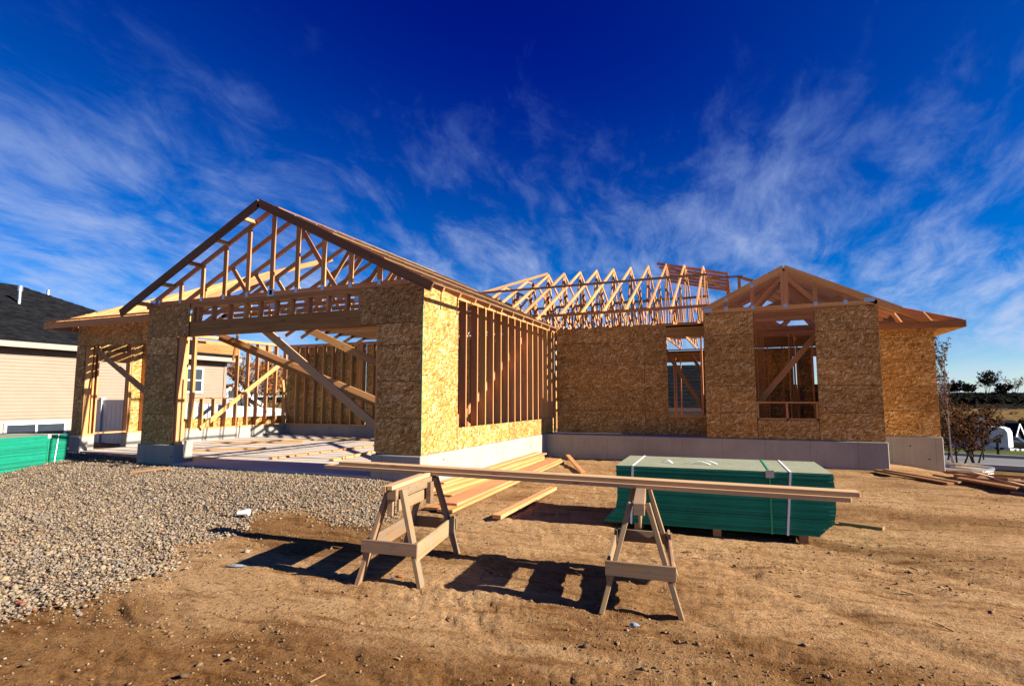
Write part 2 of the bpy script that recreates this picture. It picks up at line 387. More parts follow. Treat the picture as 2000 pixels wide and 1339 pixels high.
def build_ground():
    ang = np.concatenate([np.linspace(R(-78), R(30), 470), np.linspace(R(30), R(360 - 78), 70)[1:-1]])     # from +Y, clockwise positive
    rr = [.5]
    while rr[-1] < 5200: rr.append(rr[-1] * 1.0155)
    rr = np.array(rr); na, nrr = len(ang), len(rr)
    A, RR = np.meshgrid(ang, rr); X = np.sin(A) * RR; Y = np.cos(A) * RR
    # keep the ground below the house slab level
    Z = hfull(X, Y)
    inside = (X > -15.3) & (X < 4.2) & (Y > 8.3) & (Y < 22.8) & ~((X > -4.7) & (Y < 14.4)) & ~((X < -11.9) & (Y < 9.3)) & ~((X > 2.6) & (Y < 16.8))
    Z = np.where(inside, np.minimum(Z, 0.02), Z)
    verts = np.column_stack([X.ravel(), Y.ravel(), Z.ravel()])
    verts = np.vstack([verts, [[0, 0, gz(0, .1)]]])
    i = np.arange(nrr - 1)[:, None]; j = np.arange(na)[None, :]; j2 = (j + 1) % na
    q = np.stack([i * na + j, i * na + j2 + 0 * i, (i + 1) * na + j2, (i + 1) * na + j + 0 * i], -1).reshape(-1, 4)[:, ::-1]
    faces = q.tolist() + [(len(verts) - 1, (k + 1) % na, k) for k in range(na)]
    me = bpy.data.meshes.new('ground'); me.from_pydata(verts.tolist(), [], faces)
    me.polygons.foreach_set('use_smooth', [True] * len(me.polygons))
    x, y, z = verts.T; rho = x * .319 + y * .948; r = np.hypot(x, y)
    zone = np.zeros((len(verts), 4), np.float32); zone[:, 3] = 1
    wob = fbm(x, y, .02, 4) * 40
    zone[:, 0] = sstep(rho, 26, 40)
    zone[:, 1] = sstep(rho + wob, 330, 350)
    zone[:, 2] = sstep(rho, 56, 60) * (1 - sstep(rho, 110, 130)) * sstep(x, 0, 6) + sstep(rho, 26, 32) * (1 - sstep(rho, 42, 46)) * .0
    ca = me.color_attributes.new('zone', 'FLOAT_COLOR', 'POINT'); ca.data.foreach_set('color', zone.ravel())
    # damp, freshly turned soil: beside the gravel; lower foreground also painted darker as lens vignette
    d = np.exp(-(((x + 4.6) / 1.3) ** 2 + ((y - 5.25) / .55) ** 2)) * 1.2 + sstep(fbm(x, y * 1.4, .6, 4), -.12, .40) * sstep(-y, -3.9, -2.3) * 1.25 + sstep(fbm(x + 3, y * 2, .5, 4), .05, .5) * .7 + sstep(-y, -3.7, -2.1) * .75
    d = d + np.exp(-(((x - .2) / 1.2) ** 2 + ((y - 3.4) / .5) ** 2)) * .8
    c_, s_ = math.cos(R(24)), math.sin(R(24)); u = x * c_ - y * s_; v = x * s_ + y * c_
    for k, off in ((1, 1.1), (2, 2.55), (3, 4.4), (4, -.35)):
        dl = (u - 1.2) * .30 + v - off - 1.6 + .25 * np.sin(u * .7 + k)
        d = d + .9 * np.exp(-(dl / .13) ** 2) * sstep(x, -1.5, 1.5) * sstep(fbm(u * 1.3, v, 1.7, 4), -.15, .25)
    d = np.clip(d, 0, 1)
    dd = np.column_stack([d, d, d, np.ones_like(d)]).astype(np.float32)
    cb = me.color_attributes.new('damp_vignette', 'FLOAT_COLOR', 'POINT'); cb.data.foreach_set('color', dd.ravel())
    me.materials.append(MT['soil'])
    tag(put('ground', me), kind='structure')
build_ground()

def rocks(name, pts, sizes, tones, mat, flat=.7):
    """one mesh of angular stones: a 20-sided lump each"""
    bm = bmesh.new(); bmesh.ops.create_icosphere(bm, subdivisions=1, radius=1)
    V0 = np.array([v.co for v in bm.verts]); F0 = np.array([[v.index for v in f.verts] for f in bm.faces]); bm.free()
    n = len(pts); k = len(V0)
    jit = nr.uniform(.62, 1.2, (n, k, 1)); V = V0[None] * jit
    ax = nr.uniform(.6, 1.25, (n, 1, 3)); ax[:, :, 2] *= flat; V = V * ax
    a = nr.uniform(0, 2 * np.pi, n); b_ = nr.uniform(-.6, .6, n)
    ca, sa, cb, sb = np.cos(a), np.sin(a), np.cos(b_), np.sin(b_)
    y2 = V[:, :, 1] * cb[:, None] - V[:, :, 2] * sb[:, None]; z2 = V[:, :, 1] * sb[:, None] + V[:, :, 2] * cb[:, None]
    x3 = V[:, :, 0] * ca[:, None] - y2 * sa[:, None]; y3 = V[:, :, 0] * sa[:, None] + y2 * ca[:, None]
    V = np.stack([x3, y3, z2], -1) * sizes[:, None, None] + pts[:, None, :]
    F = (F0[None] + (np.arange(n) * k)[:, None, None]).reshape(-1, 3)
    me = bpy.data.meshes.new(name)
    me.vertices.add(n * k); me.vertices.foreach_set('co', V.astype(np.float32).ravel())
    me.loops.add(F.size); me.loops.foreach_set('vertex_index', F.ravel().astype(np.int32))
    me.polygons.add(len(F)); me.polygons.foreach_set('loop_start', np.arange(0, F.size, 3, dtype=np.int32))
    me.update(); me.validate()
    tc_ = np.repeat(np.column_stack([tones, np.ones(n)]), k, axis=0).astype(np.float32)
    at_ = me.color_attributes.new('tone', 'FLOAT_COLOR', 'POINT'); at_.data.foreach_set('color', tc_.ravel())
    me.materials.append(MT[mat]); return me

GRAVEL = [(-4.92, 1.2), (-4.92, 2.4), (-4.83, 2.63), (-4.82, 2.93), (-5.0, 3.19), (-4.93, 3.45), (-5.2, 3.96), (-5.25, 4.27), (-5.68, 4.96), (-5.83, 5.35), (-5.6, 5.72), (-5.0, 5.8),
          (-4.42, 5.6), (-4.15, 6.0), (-4.45, 6.5), (-4.75, 7.2), (-4.9, 7.80), (-11.8, 7.80), (-12.0, 8.75), (-15.6, 8.75), (-19, 8.2), (-19, 1.2)]
def inpoly(x, y, poly):
    ins = np.zeros(len(x), bool); n = len(poly)
    for i in range(n):
        x0, y0 = poly[i]; x1, y1 = poly[(i + 1) % n]
        c_ = ((y0 > y) != (y1 > y)) & (x < (x1 - x0) * (y - y0) / (y1 - y0 + 1e-12) + x0); ins ^= c_
    return ins
def build_gravel():
    n = 230000
    # stones thin out with distance: more of them where the drive is near
    x = nr.uniform(-17, -4, n); y = nr.uniform(1.6, 8.75, n)
    keep = nr.random(n) < np.clip(1.1 - (np.hypot(x, y) - 5) / 16, .45, 1); x, y = x[keep], y[keep]
    wx = x + fbm(x, y, 1.4, 3) * .35; wy = y + fbm(x + 9, y, 1.4, 3) * .35
    sc_ = np.where(nr.random(len(x)) < .35, .22, .06); wx = wx + nr.normal(0, 1, len(x)) * sc_; wy = wy + nr.normal(0, 1, len(x)) * sc_
    ins = inpoly(wx, wy, GRAVEL) & (y < np.where(x > -11.85, 7.78, 8.7))
    ang_ = np.degrees(np.arctan2(x, y)); ins &= (ang_ > -72)
    x, y = x[ins], y[ins]; m_ = min(len(x), 84000); x, y = x[:m_], y[:m_]
    z = hfull(x, y)
    sz = nr.lognormal(math.log(.0112), .40, len(x)).clip(.006, .036)
    z = z + nr.uniform(-.004, .022, len(x)) + np.maximum(0, fbm(x, y, .9, 3)) * .03
    tn = nr.random(len(x)); base_ = np.array([.33, .245, .158])[None] * (.46 + .58 * tn[:, None] ** 1.1)
    base_[:, 2] *= nr.uniform(.82, 1.18, len(x)); base_[:, 0] *= nr.uniform(.95, 1.06, len(x))
    rust = nr.random(len(x)) < .03; base_[rust] = np.array([.22, .10, .05]); bl = nr.random(len(x)) < .12; base_[bl] = np.array([.19, .17, .15])
    tag(put('gravel', rocks('gravel', np.column_stack([x, y, z]), sz, base_, 'gravel_stone')), kind='stuff')
    # the compacted bed under the loose stone
    xs = np.arange(-19, -3.9, .12); ys = np.arange(1.2, 8.8, .12); XX, YY = np.meshgrid(xs, ys)
    ZZ = hfull(XX, YY) + .004 + np.maximum(0, fbm(XX, YY, .9, 3)) * .03
    wx = XX + fbm(XX, YY, 1.4, 3) * .35; wy = YY + fbm(XX + 9, YY, 1.4, 3) * .35
    ok = np.all([inpoly((wx + dx_).ravel(), (wy + dy_).ravel(), GRAVEL) for dx_, dy_ in ((.14, 0), (-.14, 0), (0, -.14), (0, 0))], axis=0).reshape(XX.shape)
    vid = np.arange(XX.size).reshape(XX.shape)
    fs = [(vid[i, j], vid[i, j + 1], vid[i + 1, j + 1], vid[i + 1, j]) for i in range(len(ys) - 1) for j in range(len(xs) - 1) if ok[i:i + 2, j:j + 2].all()]
    me = bpy.data.meshes.new('gravel_bed'); me.from_pydata(np.column_stack([XX.ravel(), YY.ravel(), ZZ.ravel()]).tolist(), [], [tuple(int(q) for q in f) for f in fs])
    me.materials.append(MT['gravel_bed']); me.polygons.foreach_set('use_smooth', [True] * len(fs))
    tag(put('gravel_bed', me), kind='structure')
    # strayed pebbles and clods on the soil
    n = 46000; r_ = 1.7 + 11.5 * nr.random(n) ** 1.5; a = nr.uniform(R(-75), R(28), n); x = np.sin(a) * r_; y = np.cos(a) * r_
    dens = sstep(fbm(x, y * 1.5, .9, 5, .6), .02, .45) * 1.0 + .05 + .25 * sstep(-y, -3.6, -2.4)
    edge = np.exp(-np.abs(x + 4.7) / .5) * (y < 7)
    kp = (nr.random(n) < np.clip(dens * .62 + edge * .5, 0, 1)) & ~inpoly(x, y, GRAVEL) & (y < np.where(x < -4.7, 7.4, 13.8)); x, y, r_ = x[kp], y[kp], r_[kp]; edge = edge[kp]
    tn = nr.random(len(x)); pale = nr.random(len(x)) < (.035 + .45 * edge)
    col = np.where(pale[:, None], np.array([.33, .265, .19])[None] * (.6 + .5 * tn[:, None]), np.array([.22, .135, .068])[None] * (.45 + .75 * tn[:, None]))
    sz = nr.lognormal(math.log(.0062), .48, len(x)).clip(.003, .034)
    z = hfull(x, y) + sz * .25
    tag(put('pebbles', rocks('pebbles', np.column_stack([x, y, z]), sz, col, 'gravel_stone', .6)), kind='stuff')
build_gravel()

# ------------------------------------------------------------------ the unfinished house
GX0, GX1, GY = -11.67, -4.887, 7.954          # garage: left, right, front
HZ0, HZ1, SLAB = .61, 3.48, .25
house = root('unfinished_house', (GX1, GY, .2), 'half framed wooden house with bare strand board walls and open roof trusses', 'house')
H_ = house
def stone(x0, x1, y0, y1, z0, z1, name='foundation_wall'): return blk(name, x0, x1, y0, y1, z0, z1, 'concrete', H_, bev=.012)
stone(GX0 - .05, -10.63, GY - .03, GY + .2, -.3, HZ0)
stone(-5.83, GX1 + .03, GY - .05, GY + .2, -.3, HZ0)
stone(GX1 - .2, GX1 + .03, GY + .203, 14.147, -.3, HZ0)
stone(GX1 - .2, 2.82, 14.15, 15.3, -.6, HZ0)
stone(2.62, 2.815, 15.303, 16.9, -.6, HZ0 - .004)
stone(2.823, 4.43, 16.58, 16.8, -.9, HZ0)
stone(4.22, 4.425, 16.803, 23.0, -.9, HZ0 - .003)
stone(-15.62, -15.2, 8.83, 9.03, -.3, HZ0)
stone(-15.6, -15.36, 9.033, 9.27, -.3, HZ0 - .003)
stone(-15.6, -15.36, 10.08, 15.75, -.3, HZ0)
stone(-15.6, GX1 - .25, 15.753, 15.97, -.3, HZ0 - .002)
stone(GX0 - .04, GX0 + .16, GY + .203, 9.05, -.3, HZ0 - .003)
stone(GX1 - .2, GX1 + .02, 15.303, 23.0, -.3, HZ0 - .004)
stone(GX1 + .023, 4.217, 22.8, 23.0, -.6, HZ0 - .004)
blk('garage_slab', -15.357, GX1 - .205, 9.06, 15.748, -.1, SLAB, 'slab_concrete', H_)
blk('garage_slab', -10.625, -5.835, 7.90, 9.056, -.1, SLAB - .003, 'slab_concrete', H_, bev=.01)
blk('garage_slab', -15.19, GX0 - .055, 8.86, 9.056, -.1, SLAB - .003, 'slab_concrete', H_)
blk('floor_deck', GX1 + .03, 2.6, 15.306, 16.85, HZ0 - .03, HZ0 + .004, 'osb', H_); blk('floor_deck', GX1 + .03, 4.2, 16.856, 22.79, HZ0 - .03, HZ0 + .004, 'osb', H_)

def panel_mb(r_, axis, out, thick, pr):
    """one sheet: full size at the back, its outer face inset 5 mm so neighbouring sheets meet in a groove"""
    pos, a, b_, z0, z1 = r_; g = .0005; c_ = .0045
    def q(u, z, d): return (u, pos + out * (d - pr), z) if axis == 'y' else (pos - out * (d - pr), u, z)
    back = [q(a + g, z0 + g, thick), q(b_ - g, z0 + g, thick), q(b_ - g, z1 - g, thick), q(a + g, z1 - g, thick)]
    mid = [q(a + g, z0 + g, .007), q(b_ - g, z0 + g, .007), q(b_ - g, z1 - g, .007), q(a + g, z1 - g, .007)]
    fr = [q(a + c_, z0 + c_, 0), q(b_ - c_, z0 + c_, 0), q(b_ - c_, z1 - c_, 0), q(a + c_, z1 - c_, 0)]
    m_ = MB(); ou, ov = rnd.uniform(0, 40), rnd.uniform(0, 40)
    b0 = 0; m_.v = back + mid + fr
    uvq = [(a, z0), (b_, z0), (b_, z1), (a, z1)]
    flip = (axis == 'y') == (out > 0)
    def F(idx, uvs, mi):
        if not flip: idx = idx[::-1]; uvs = uvs[::-1]
        m_.f.append(tuple(idx)); m_.uv += [(u + ou, v + ov) for u, v in uvs]; m_.mi.append(mi)
    F([8, 9, 10, 11], uvq, 0); F([3, 2, 1, 0], uvq[::-1], 0)
    for i in range(4):
        j = (i + 1) % 4
        F([4 + i, 4 + j, 8 + j, 8 + i], [uvq[i], uvq[j], uvq[j], uvq[i]], 1); F([i, j, 4 + j, 4 + i], [uvq[i], uvq[j], uvq[j], uvq[i]], 1)
    return m_
def osb_wall(axis, pos, u0, u1, z0, z1, out=1, row=.61, colw=2.44, thick=.012, label=None):
    """rows of strand board on a wall plane; axis 'y' = wall facing -Y at y=pos, 'x' = wall facing +X at x=pos"""
    z = z0
    while z < z1 - .02:
        zt = min(z + row, z1); u = u0 + (0 if int((z - z0) / row + .01) % 2 == 0 else 0); k = u0
        while k < u1 - .02:
            kt = min(k + colw, u1); g = .003; pr = rnd.uniform(0, .003)
            if axis == 'y': m_ = panel_mb((pos, k, kt, z, zt), 'y', out, thick, pr)
            else: m_ = panel_mb((pos, k, kt, z, zt), 'x', out, thick, pr)
            m_.build('sheathing_panel', ['osb', 'seam_dark'], H_)
            k = kt
        z = zt
def stud_y(x, y, z0=.65, z1=3.40, name='stud', w_=.038, d_=.14, mat='lumber'):   # stud in a wall that runs along X (deep along Y)
    return MB().box((x, y, (z0 + z1) / 2), (0, 0, z1 - z0), (0, d_, 0), (w_, 0, 0)).build(name, mat, H_)
def stud_x(x, y, z0=.65, z1=3.40, name='stud', w_=.038, d_=.14, mat='lumber'):   # stud in a wall that runs along Y
    return MB().box((x, y, (z0 + z1) / 2), (0, 0, z1 - z0), (d_, 0, 0), (0, w_, 0)).build(name, mat, H_)
def plate(p0, p1, wd=.14, th=.038, name='plate', mat='lumber'):
    return bar(name, p0, p1, th, wd, H_, mat)

# garage front
osb_wall('y', GY, GX0, -10.722, HZ0, 2.803); osb_wall('y', GY, GX0, -10.42, 2.806, 3.478, row=.7)
osb_wall('y', GY, -5.775, GX1 - .002, HZ0, 2.82); osb_wall('y', GY, -6.165, GX1 - .002, 2.823, 3.478, row=.7)
YM = GY + .085
for x in (-11.63, -11.3, -10.9, -10.86, -10.70): stud_y(x, YM, .65, 2.81)
for x in (-5.795, -5.755, -5.4, -4.96): stud_y(x, YM, .65, 2.81)
bar('trimmer', (-10.655, YM, .25), (-10.655, YM, 2.812), .15, .04, H_, up=(0, 1, 0))
plate((GX0 + .01, YM, .632), (-10.73, YM, .632)); plate((-5.76, YM, .632), (GX1 - .01, YM, .632))
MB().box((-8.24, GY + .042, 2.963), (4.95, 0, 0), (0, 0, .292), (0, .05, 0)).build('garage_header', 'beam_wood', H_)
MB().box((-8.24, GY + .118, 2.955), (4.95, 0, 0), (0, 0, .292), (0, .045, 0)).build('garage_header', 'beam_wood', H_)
for x in (-10.37, -10.233, -9.826, -9.374, -8.949, -8.577, -8.163, -7.785, -7.37, -6.933, -6.509, -6.21):
    stud_y(x, YM, 3.112, 3.40, 'cripple_stud', .045, .10)
plate((GX0 + .01, YM, 3.42), (GX1 - .01, YM, 3.42)); plate((GX0 + .01, YM, 3.459), (GX1 - .01, YM, 3.459))
# garage right side wall
MB().box((GX1 + .0005, GY - .0005, (HZ0 + 3.47) / 2), (0, 0, 3.47 - HZ0), (.012, 0, 0), (0, .012, 0)).build('corner_strip', 'green_edge', H_)
XM = GX1 - .085
osb_wall('x', GX1, GY + .004, 9.22, HZ0, 3.478, row=4, colw=1.23)
osb_wall('x', GX1, 9.223, 13.98, HZ0, 1.01, row=.5, colw=2.44)
osb_wall('x', GX1, 13.984, 15.04, HZ0 + .003, 1.012, row=.5)
ys = [8.1, 8.4, 8.8, 9.2, 9.584, 10.08, 10.467, 10.854, 11.265, 11.674, 12.076, 12.436, 12.885, 13.28, 13.68, 14.05, 14.42, 14.8, 15.0]
for y in ys: stud_x(XM, y)
plate((XM, GY + .17, .632), (XM, 15.04, .632)); plate((XM, GY + .17, 3.42), (XM, 15.04, 3.42)); plate((XM, GY + .17, 3.459), (XM, 15.04, 3.459))
bar('wall_brace', (-5.12, 9.62, 1.02), (-5.12, 13.6, 3.33), .14, .03, H_)
bar('wall_brace', (-5.14, 9.2, 1.36), (-5.14, 10.5, .85), .14, .03, H_)
# left bay front + left wall
BY = 8.85
osb_wall('y', BY, -15.6, -15.25, HZ0, 2.86); osb_wall('y', BY, -15.6, GX0 - .06, 2.863, 3.40, row=.6)
for x in (-15.57, -15.27): stud_y(x, BY + .085, .65, 2.85)
MB().box((-13.6, BY + .06, 2.99), (3.7, 0, 0), (0, 0, .25), (0, .08, 0)).build('garage_header', 'beam_wood', H_)
bar('trimmer', (-15.225, BY + .085, .25), (-15.225, BY + .085, 2.86), .15, .04, H_, up=(0, 1, 0))
osb_wall('x', GX0, 7.97, 8.84, HZ0, 3.3, out=-1)
for y in (8.15, 8.5, 8.8): stud_x(GX0 + .09, y)
LX = -15.43
osb_wall('x', LX - .09, 9.0, 9.27, HZ0, 3.40); osb_wall('x', LX - .09, 9.273, 10.05, 2.78, 3.40); osb_wall('x', LX - .09, 10.053, 11.3, HZ0, 3.40)
osb_wall('x', LX - .09, 11.303, 15.9, HZ0, .93, row=.5)
for y in (9.05, 9.15, 9.25, 10.07, 10.12, 10.5, 10.9, 11.28, 11.5, 11.98, 12.02, 13.583, 14.013, 14.408, 14.828, 15.234, 15.666): stud_x(LX, y)
for y in (12.342, 12.756, 13.171): stud_x(LX, y, .65, 1.53, 'cripple_stud')
plate((LX, 12.04, 1.55), (LX, 13.56, 1.55), name='window_sill')
MB().box((LX, 12.8, 3.09), (0, 1.52, 0), (0, 0, .28), (.12, 0, 0)).build('window_header', 'beam_wood', H_)
MB().box((LX, 9.66, 2.63), (0, .8, 0), (0, 0, .28), (.12, 0, 0)).build('door_header', 'beam_wood', H_)
plate((LX, 9.04, .632), (LX, 9.27, .632)); plate((LX, 9.274, .66), (LX, 10.06, .66)); plate((LX, 10.064, .632), (LX, 15.75, .632))
plate((LX, 9.04, 3.42), (LX, 15.75, 3.42)); plate((LX, 9.04, 3.459), (LX, 15.75, 3.459))
bar('wall_brace', (-15.3, 12.25, .64), (-15.3, 15.5, 2.88), .14, .03, H_)
bar('wall_brace', (-15.28, 15.45, 2.2), (-15.28, 15.72, .75), .09, .03, H_)
bar('wall_brace', (-15.2, 9.05, 2.8), (-13.1, 8.98, 1.7), .14, .035, H_, 'scrap_wood')
# rear garage wall
RY = 15.8
osb_wall('y', RY + .08, -15.5, -12.0, HZ0, 3.40)
for x in np.arange(-14.95, -12.4, .406): stud_y(float(x), RY)
for x in (-12.25, -12.2, -12.15, -12.1, -12.05): stud_y(x, RY, .65, 3.40)
for x in np.arange(-11.6, -5, .406): stud_y(float(x), RY)
plate((-15.35, RY, .632), (-5.0, RY, .632)); plate((-15.35, RY, 3.42), (-5.0, RY, 3.42)); plate((-15.35, RY, 3.459), (-5.0, RY, 3.459))
osb_wall('y', RY + .08, -11.98, -6.2, HZ0, 3.4)
# long braces that hold the garage front plumb
bar('floor_brace', (-8.62, 8.16, 2.90), (-5.62, 8.30, .78), .15, .038, H_, 'plank_wood')
bar('floor_brace', (-10.75, 8.9, 2.98), (-6.1, 9.9, 1.15), .10, .04, H_)
bar('floor_brace', (-10.75, 8.96, 2.90), (-6.6, 9.86, 1.24), .14, .038, H_)
bar('floor_brace', (-8.1, 8.6, 2.98), (-6.35, 8.95, 2.16), .14, .038, H_)
bar('floor_brace', (-10.3, 9.05, 2.98), (-10.7, 9.3, 2.42), .10, .038, H_)

# ---- roof trusses: one mesh of chords, each web and metal plate a sub-part
def truss(P, chords, webs, plates, th=.038, mat='lumber'):
    """P maps (u, z) to a point; chords/webs are ((u0,z0),(u1,z1),depth)"""
    m_ = MB()
    up = (P(0, 1) - P(0, 0))
    for (a, b_, d_) in chords: m_.bar(P(*a), P(*b_), d_, th, up)
    t_ = m_.build('roof_truss', mat, H_)
    sd = (P(1, 0) - P(0, 0)).cross(up).normalized()
    for (a, b_) in webs:
        MB().bar(P(*a), P(*b_), .089, th - .004, up if abs(a[0] - b_[0]) > .02 else (P(1, 0) - P(0, 0))).build('web', mat, t_)
    for (a, w_, h_) in plates:
        for s_ in (-1, 1):
            c_ = P(*a) + sd * s_ * (th / 2 + .002)
            MB().box(c_, (P(1, 0) - P(0, 0)) * w_, up * h_, sd * .003).build('gusset_plate', 'steel', t_)
    return t_
RX, RZ = (GX0 + GX1) / 2, 5.26
SL = .5
def gz_top(x): return RZ - SL * abs(x - RX)
half = (GX1 - GX0) / 2
def gP(y): return lambda u, z: Vector((RX + u, y, z))
def topch(u0, u1, d_=.09, zr=RZ):   # a top chord whose upper face follows the roof plane
    dz = d_ * .559
    return ((u0, zr - SL * abs(u0) - dz), (u1, zr - SL * abs(u1) - dz), d_)
tail = half + .38
# gable truss (vertical studs)
gw = []
for k in range(-5, 6):
    u = k * .62 + .02
    if abs(u) < half - .25: gw.append(((u, 3.56), (u, RZ - SL * abs(u) - .10)))
gpl = [((k * .62 + .02, 3.555), .07, .09) for k in range(-5, 6)] + [((.02, 3.55), .16, .13), ((-half + .12, 3.56), .16, .12), ((half - .12, 3.56), .16, .12)]
truss(gP(GY + .02), [topch(-tail + .3, 0), topch(0, tail), ((-half, 3.525), (half, 3.525), .09)], gw, gpl)
fink = [((0, RZ - .1), (-1.13, 3.57)), ((0, RZ - .1), (1.13, 3.57)), ((-1.7, RZ - .95), (-1.13, 3.57)), ((1.7, RZ - .95), (1.13, 3.57)), ((-2.5, RZ - 1.35), (-2.5, 3.57)), ((2.5, RZ - 1.35), (2.5, 3.57))]
fpl = [((0, RZ - .12), .2, .16), ((-1.13, 3.55), .18, .12), ((1.13, 3.55), .18, .12)]
for k in range(10):
    y = 8.56 + .61 * k
    ch = [topch(-tail, 0), topch(0, tail), ((-half, 3.525), (half, 3.525), .09)]
    truss(gP(y), ch, fink[1:] if k == 0 else fink[2:] if k % 3 else fink[2:] + fink[:1], fpl if k < 7 else [])
for k in range(2): truss(gP(14.66 + .61 * k), [topch(-tail, 0), topch(0, half), ((-half, 3.525), (half, 3.525), .09)], fink, [])
# gable overhang: barge boards and lookouts
for s_ in (-1, 1):
    e = tail if s_ > 0 else tail - .02
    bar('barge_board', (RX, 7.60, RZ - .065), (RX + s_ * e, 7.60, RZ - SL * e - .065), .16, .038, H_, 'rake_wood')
    for u in (.45, 1.15, 1.9, 2.65, 3.35):
        MB().box((RX + s_ * u, 7.79, RZ - SL * u - .06), (0, .33, 0), Vector((1, 0, -s_ * SL)).normalized() * .038, Vector((s_ * SL, 0, 1)).normalized() * .085).build('lookout', 'lumber', H_)
# right slope: still open; a few strips tacked across the chords
n_ = Vector((SL, 0, 1)).normalized(); dn_ = Vector((1, 0, -SL)).normalized()
top_pt = lambda s_: Vector((RX, 0, RZ)) + dn_ * s_
for (s0, ya, yb) in ((.16, 7.9, 10.4), (.16, 10.42, 13.9), (1.55, 8.0, 11.6), (1.55, 11.62, 14.1), (2.9, 7.9, 11.0), (2.9, 11.02, 14.1), (4.2, 7.62, 10.9), (4.2, 10.92, 14.2)):
    c_ = top_pt(s0) + n_ * .012; c_.y = (ya + yb) / 2
    MB().box(c_, (0, yb - ya, 0), dn_ * .07, n_ * .02).build('roof_strip', 'scrap_wood', H_)
# left bay hip roof: sheets and rafters
def bz(y): return 3.40 + .5 * (y - 8.33)
bar('hip_rafter', (-15.95, 8.33, 3.31), (-11.2, 13.08, 5.68), .14, .038, H_)
for x in np.arange(-15.65, -11.7, .405):
    yt = min(8.33 + (x + 15.95), 13.0) if x < -12.3 else 12.3
    yt = 8.33 + (x + 15.95)
    if yt - 8.4 > .2: bar('rafter', (float(x), 8.36, bz(8.36) - .08), (float(x), float(yt), bz(yt) - .08), .14, .038, H_)
for k in range(6):                                   # left plane of the hip, bare jack rafters
    y = 8.9 + .61 * k; x1 = -15.95 + (y - 8.33)
    bar('rafter', (-15.98, y, 3.32), (x1, y, 3.32 + .5 * (x1 + 15.98)), .14, .038, H_)
bar('fascia', (-15.98, 8.29, 3.33), (-11.98, 8.29, 3.33), .15, .036, H_)
bar('fascia', (-16.0, 8.29, 3.33), (-16.0, 15.6, 3.33), .15, .036, H_)
bar('fascia', (-15.9, 8.31, 3.445), (-12.1, 8.31, 3.445), .02, .10, H_)

# ---- main house: recessed front wall, bump-out, right wing
MY = 15.05
osb_wall('y', MY, GX1 + .05, -1.81, HZ0, 3.45)
osb_wall('y', MY, -1.807, -.85, HZ0 + .0, 1.06, row=.5)
for x in np.arange(-4.8, -1.85, .406): stud_y(float(x), MY + .085)
MB().box((-1.33, MY + .05, 3.29), (.96, 0, 0), (0, 0, .31), (0, .07, 0)).build('window_header', 'beam_wood', H_)
plate((-1.8, MY + .085, 1.08), (-.86, MY + .085, 1.08), name='window_sill')
plate((GX1, MY + .085, 3.42), (-.84, MY + .085, 3.42)); plate((GX1, MY + .085, 3.459), (-.84, MY + .085, 3.459))
bar('wall_brace', (-1.95, 15.3, 2.95), (-.9, 15.3, 1.18), .10, .035, H_, 'beam_wood')
bar('wall_brace', (-1.3, 16.2, 2.75), (-.45, 16.2, 1.3), .09, .035, H_, 'beam_wood')
stud_y(-.96, 15.32, .65, 3.4, mat='lumber')
BX0, BX1, BYY = -.83, 2.79, 14.2
osb_wall('y', BYY, BX0, .287, HZ0 + .004, 3.58); osb_wall('y', BYY, 1.553, BX1, HZ0 + .004, 3.58)
osb_wall('y', BYY, .290, 1.55, HZ0 + .004, 1.05, row=.5)
osb_wall('x', BX1, BYY + .003, 16.6, HZ0 + .004, 3.5); osb_wall('x', BX0, BYY + .003, 15.04, HZ0 + .004, 3.5, out=-1)
for x in (-.78, -.4, 0, .24, 1.60, 2.0, 2.4, 2.74): stud_y(x, BYY + .085)
for x in (.305, .92, 1.53): stud_y(x, BYY + .085, 1.06, 1.43, 'cripple_stud')
plate((.29, BYY + .085, 1.075), (1.55, BYY + .085, 1.075)); plate((.285, BYY + .085, 1.45), (1.555, BYY + .085, 1.45), name='window_sill')
MB().box((.92, BYY + .05, 3.44), (1.28, 0, 0), (0, 0, .20), (0, .07, 0)).build('window_header', 'beam_wood', H_)
plate((BX0, BYY + .085, 3.56), (BX1, BYY + .085, 3.56))
bar('wall_brace', (.20, 14.62, 1.28), (1.70, 14.62, 3.10), .13, .036, H_, 'lumber')
for y in (14.7, 15.1, 15.5, 15.9, 16.3): stud_x(BX1 - .085, y); 
for y in (14.6, 14.95): stud_x(BX0 + .085, y)
WY = 16.6
osb_wall('y', WY, BX1 + .03, 4.40, HZ0 + .003, 3.36)
osb_wall('x', 4.40, WY + .003, 22.9, HZ0 + .003, 3.36)
for y in np.arange(16.8, 22.8, .61): stud_x(4.31, float(y))
plate((BX1, WY + .085, 3.40), (4.38, WY + .085, 3.40)); plate((4.31, WY, 3.44), (4.31, 22.8, 3.44))
# rear wall and partitions
RW = 22.85
osb_wall('y', RW, GX1, -2.78, HZ0, 3.4); osb_wall('y', RW, -2.777, -1.42, 2.95, 3.4); osb_wall('y', RW, -1.417, 1.49, HZ0, 3.4)
osb_wall('y', RW, 1.493, 1.84, HZ0, 2.05); osb_wall('y', RW, 1.493, 1.84, 3.06, 3.4); osb_wall('y', RW, 1.843, 2.38, HZ0, 3.4)
osb_wall('y', RW, 2.383, 3.0, HZ0, 2.05); osb_wall('y', RW, 2.383, 3.0, 3.05, 3.4); osb_wall('y', RW, 3.003, 4.38, HZ0, 3.4)
for x in list(np.arange(-4.8, -2.8, .61)) + [-2.74, -2.35, -1.95, -1.46] + list(np.arange(-1.0, 1.4, .406)) + [1.47, 1.86, 2.36, 3.02, 3.6, 4.1]:
    if not -2.75 < x < -1.5: stud_y(float(x), RW - .09, mat='lumber')
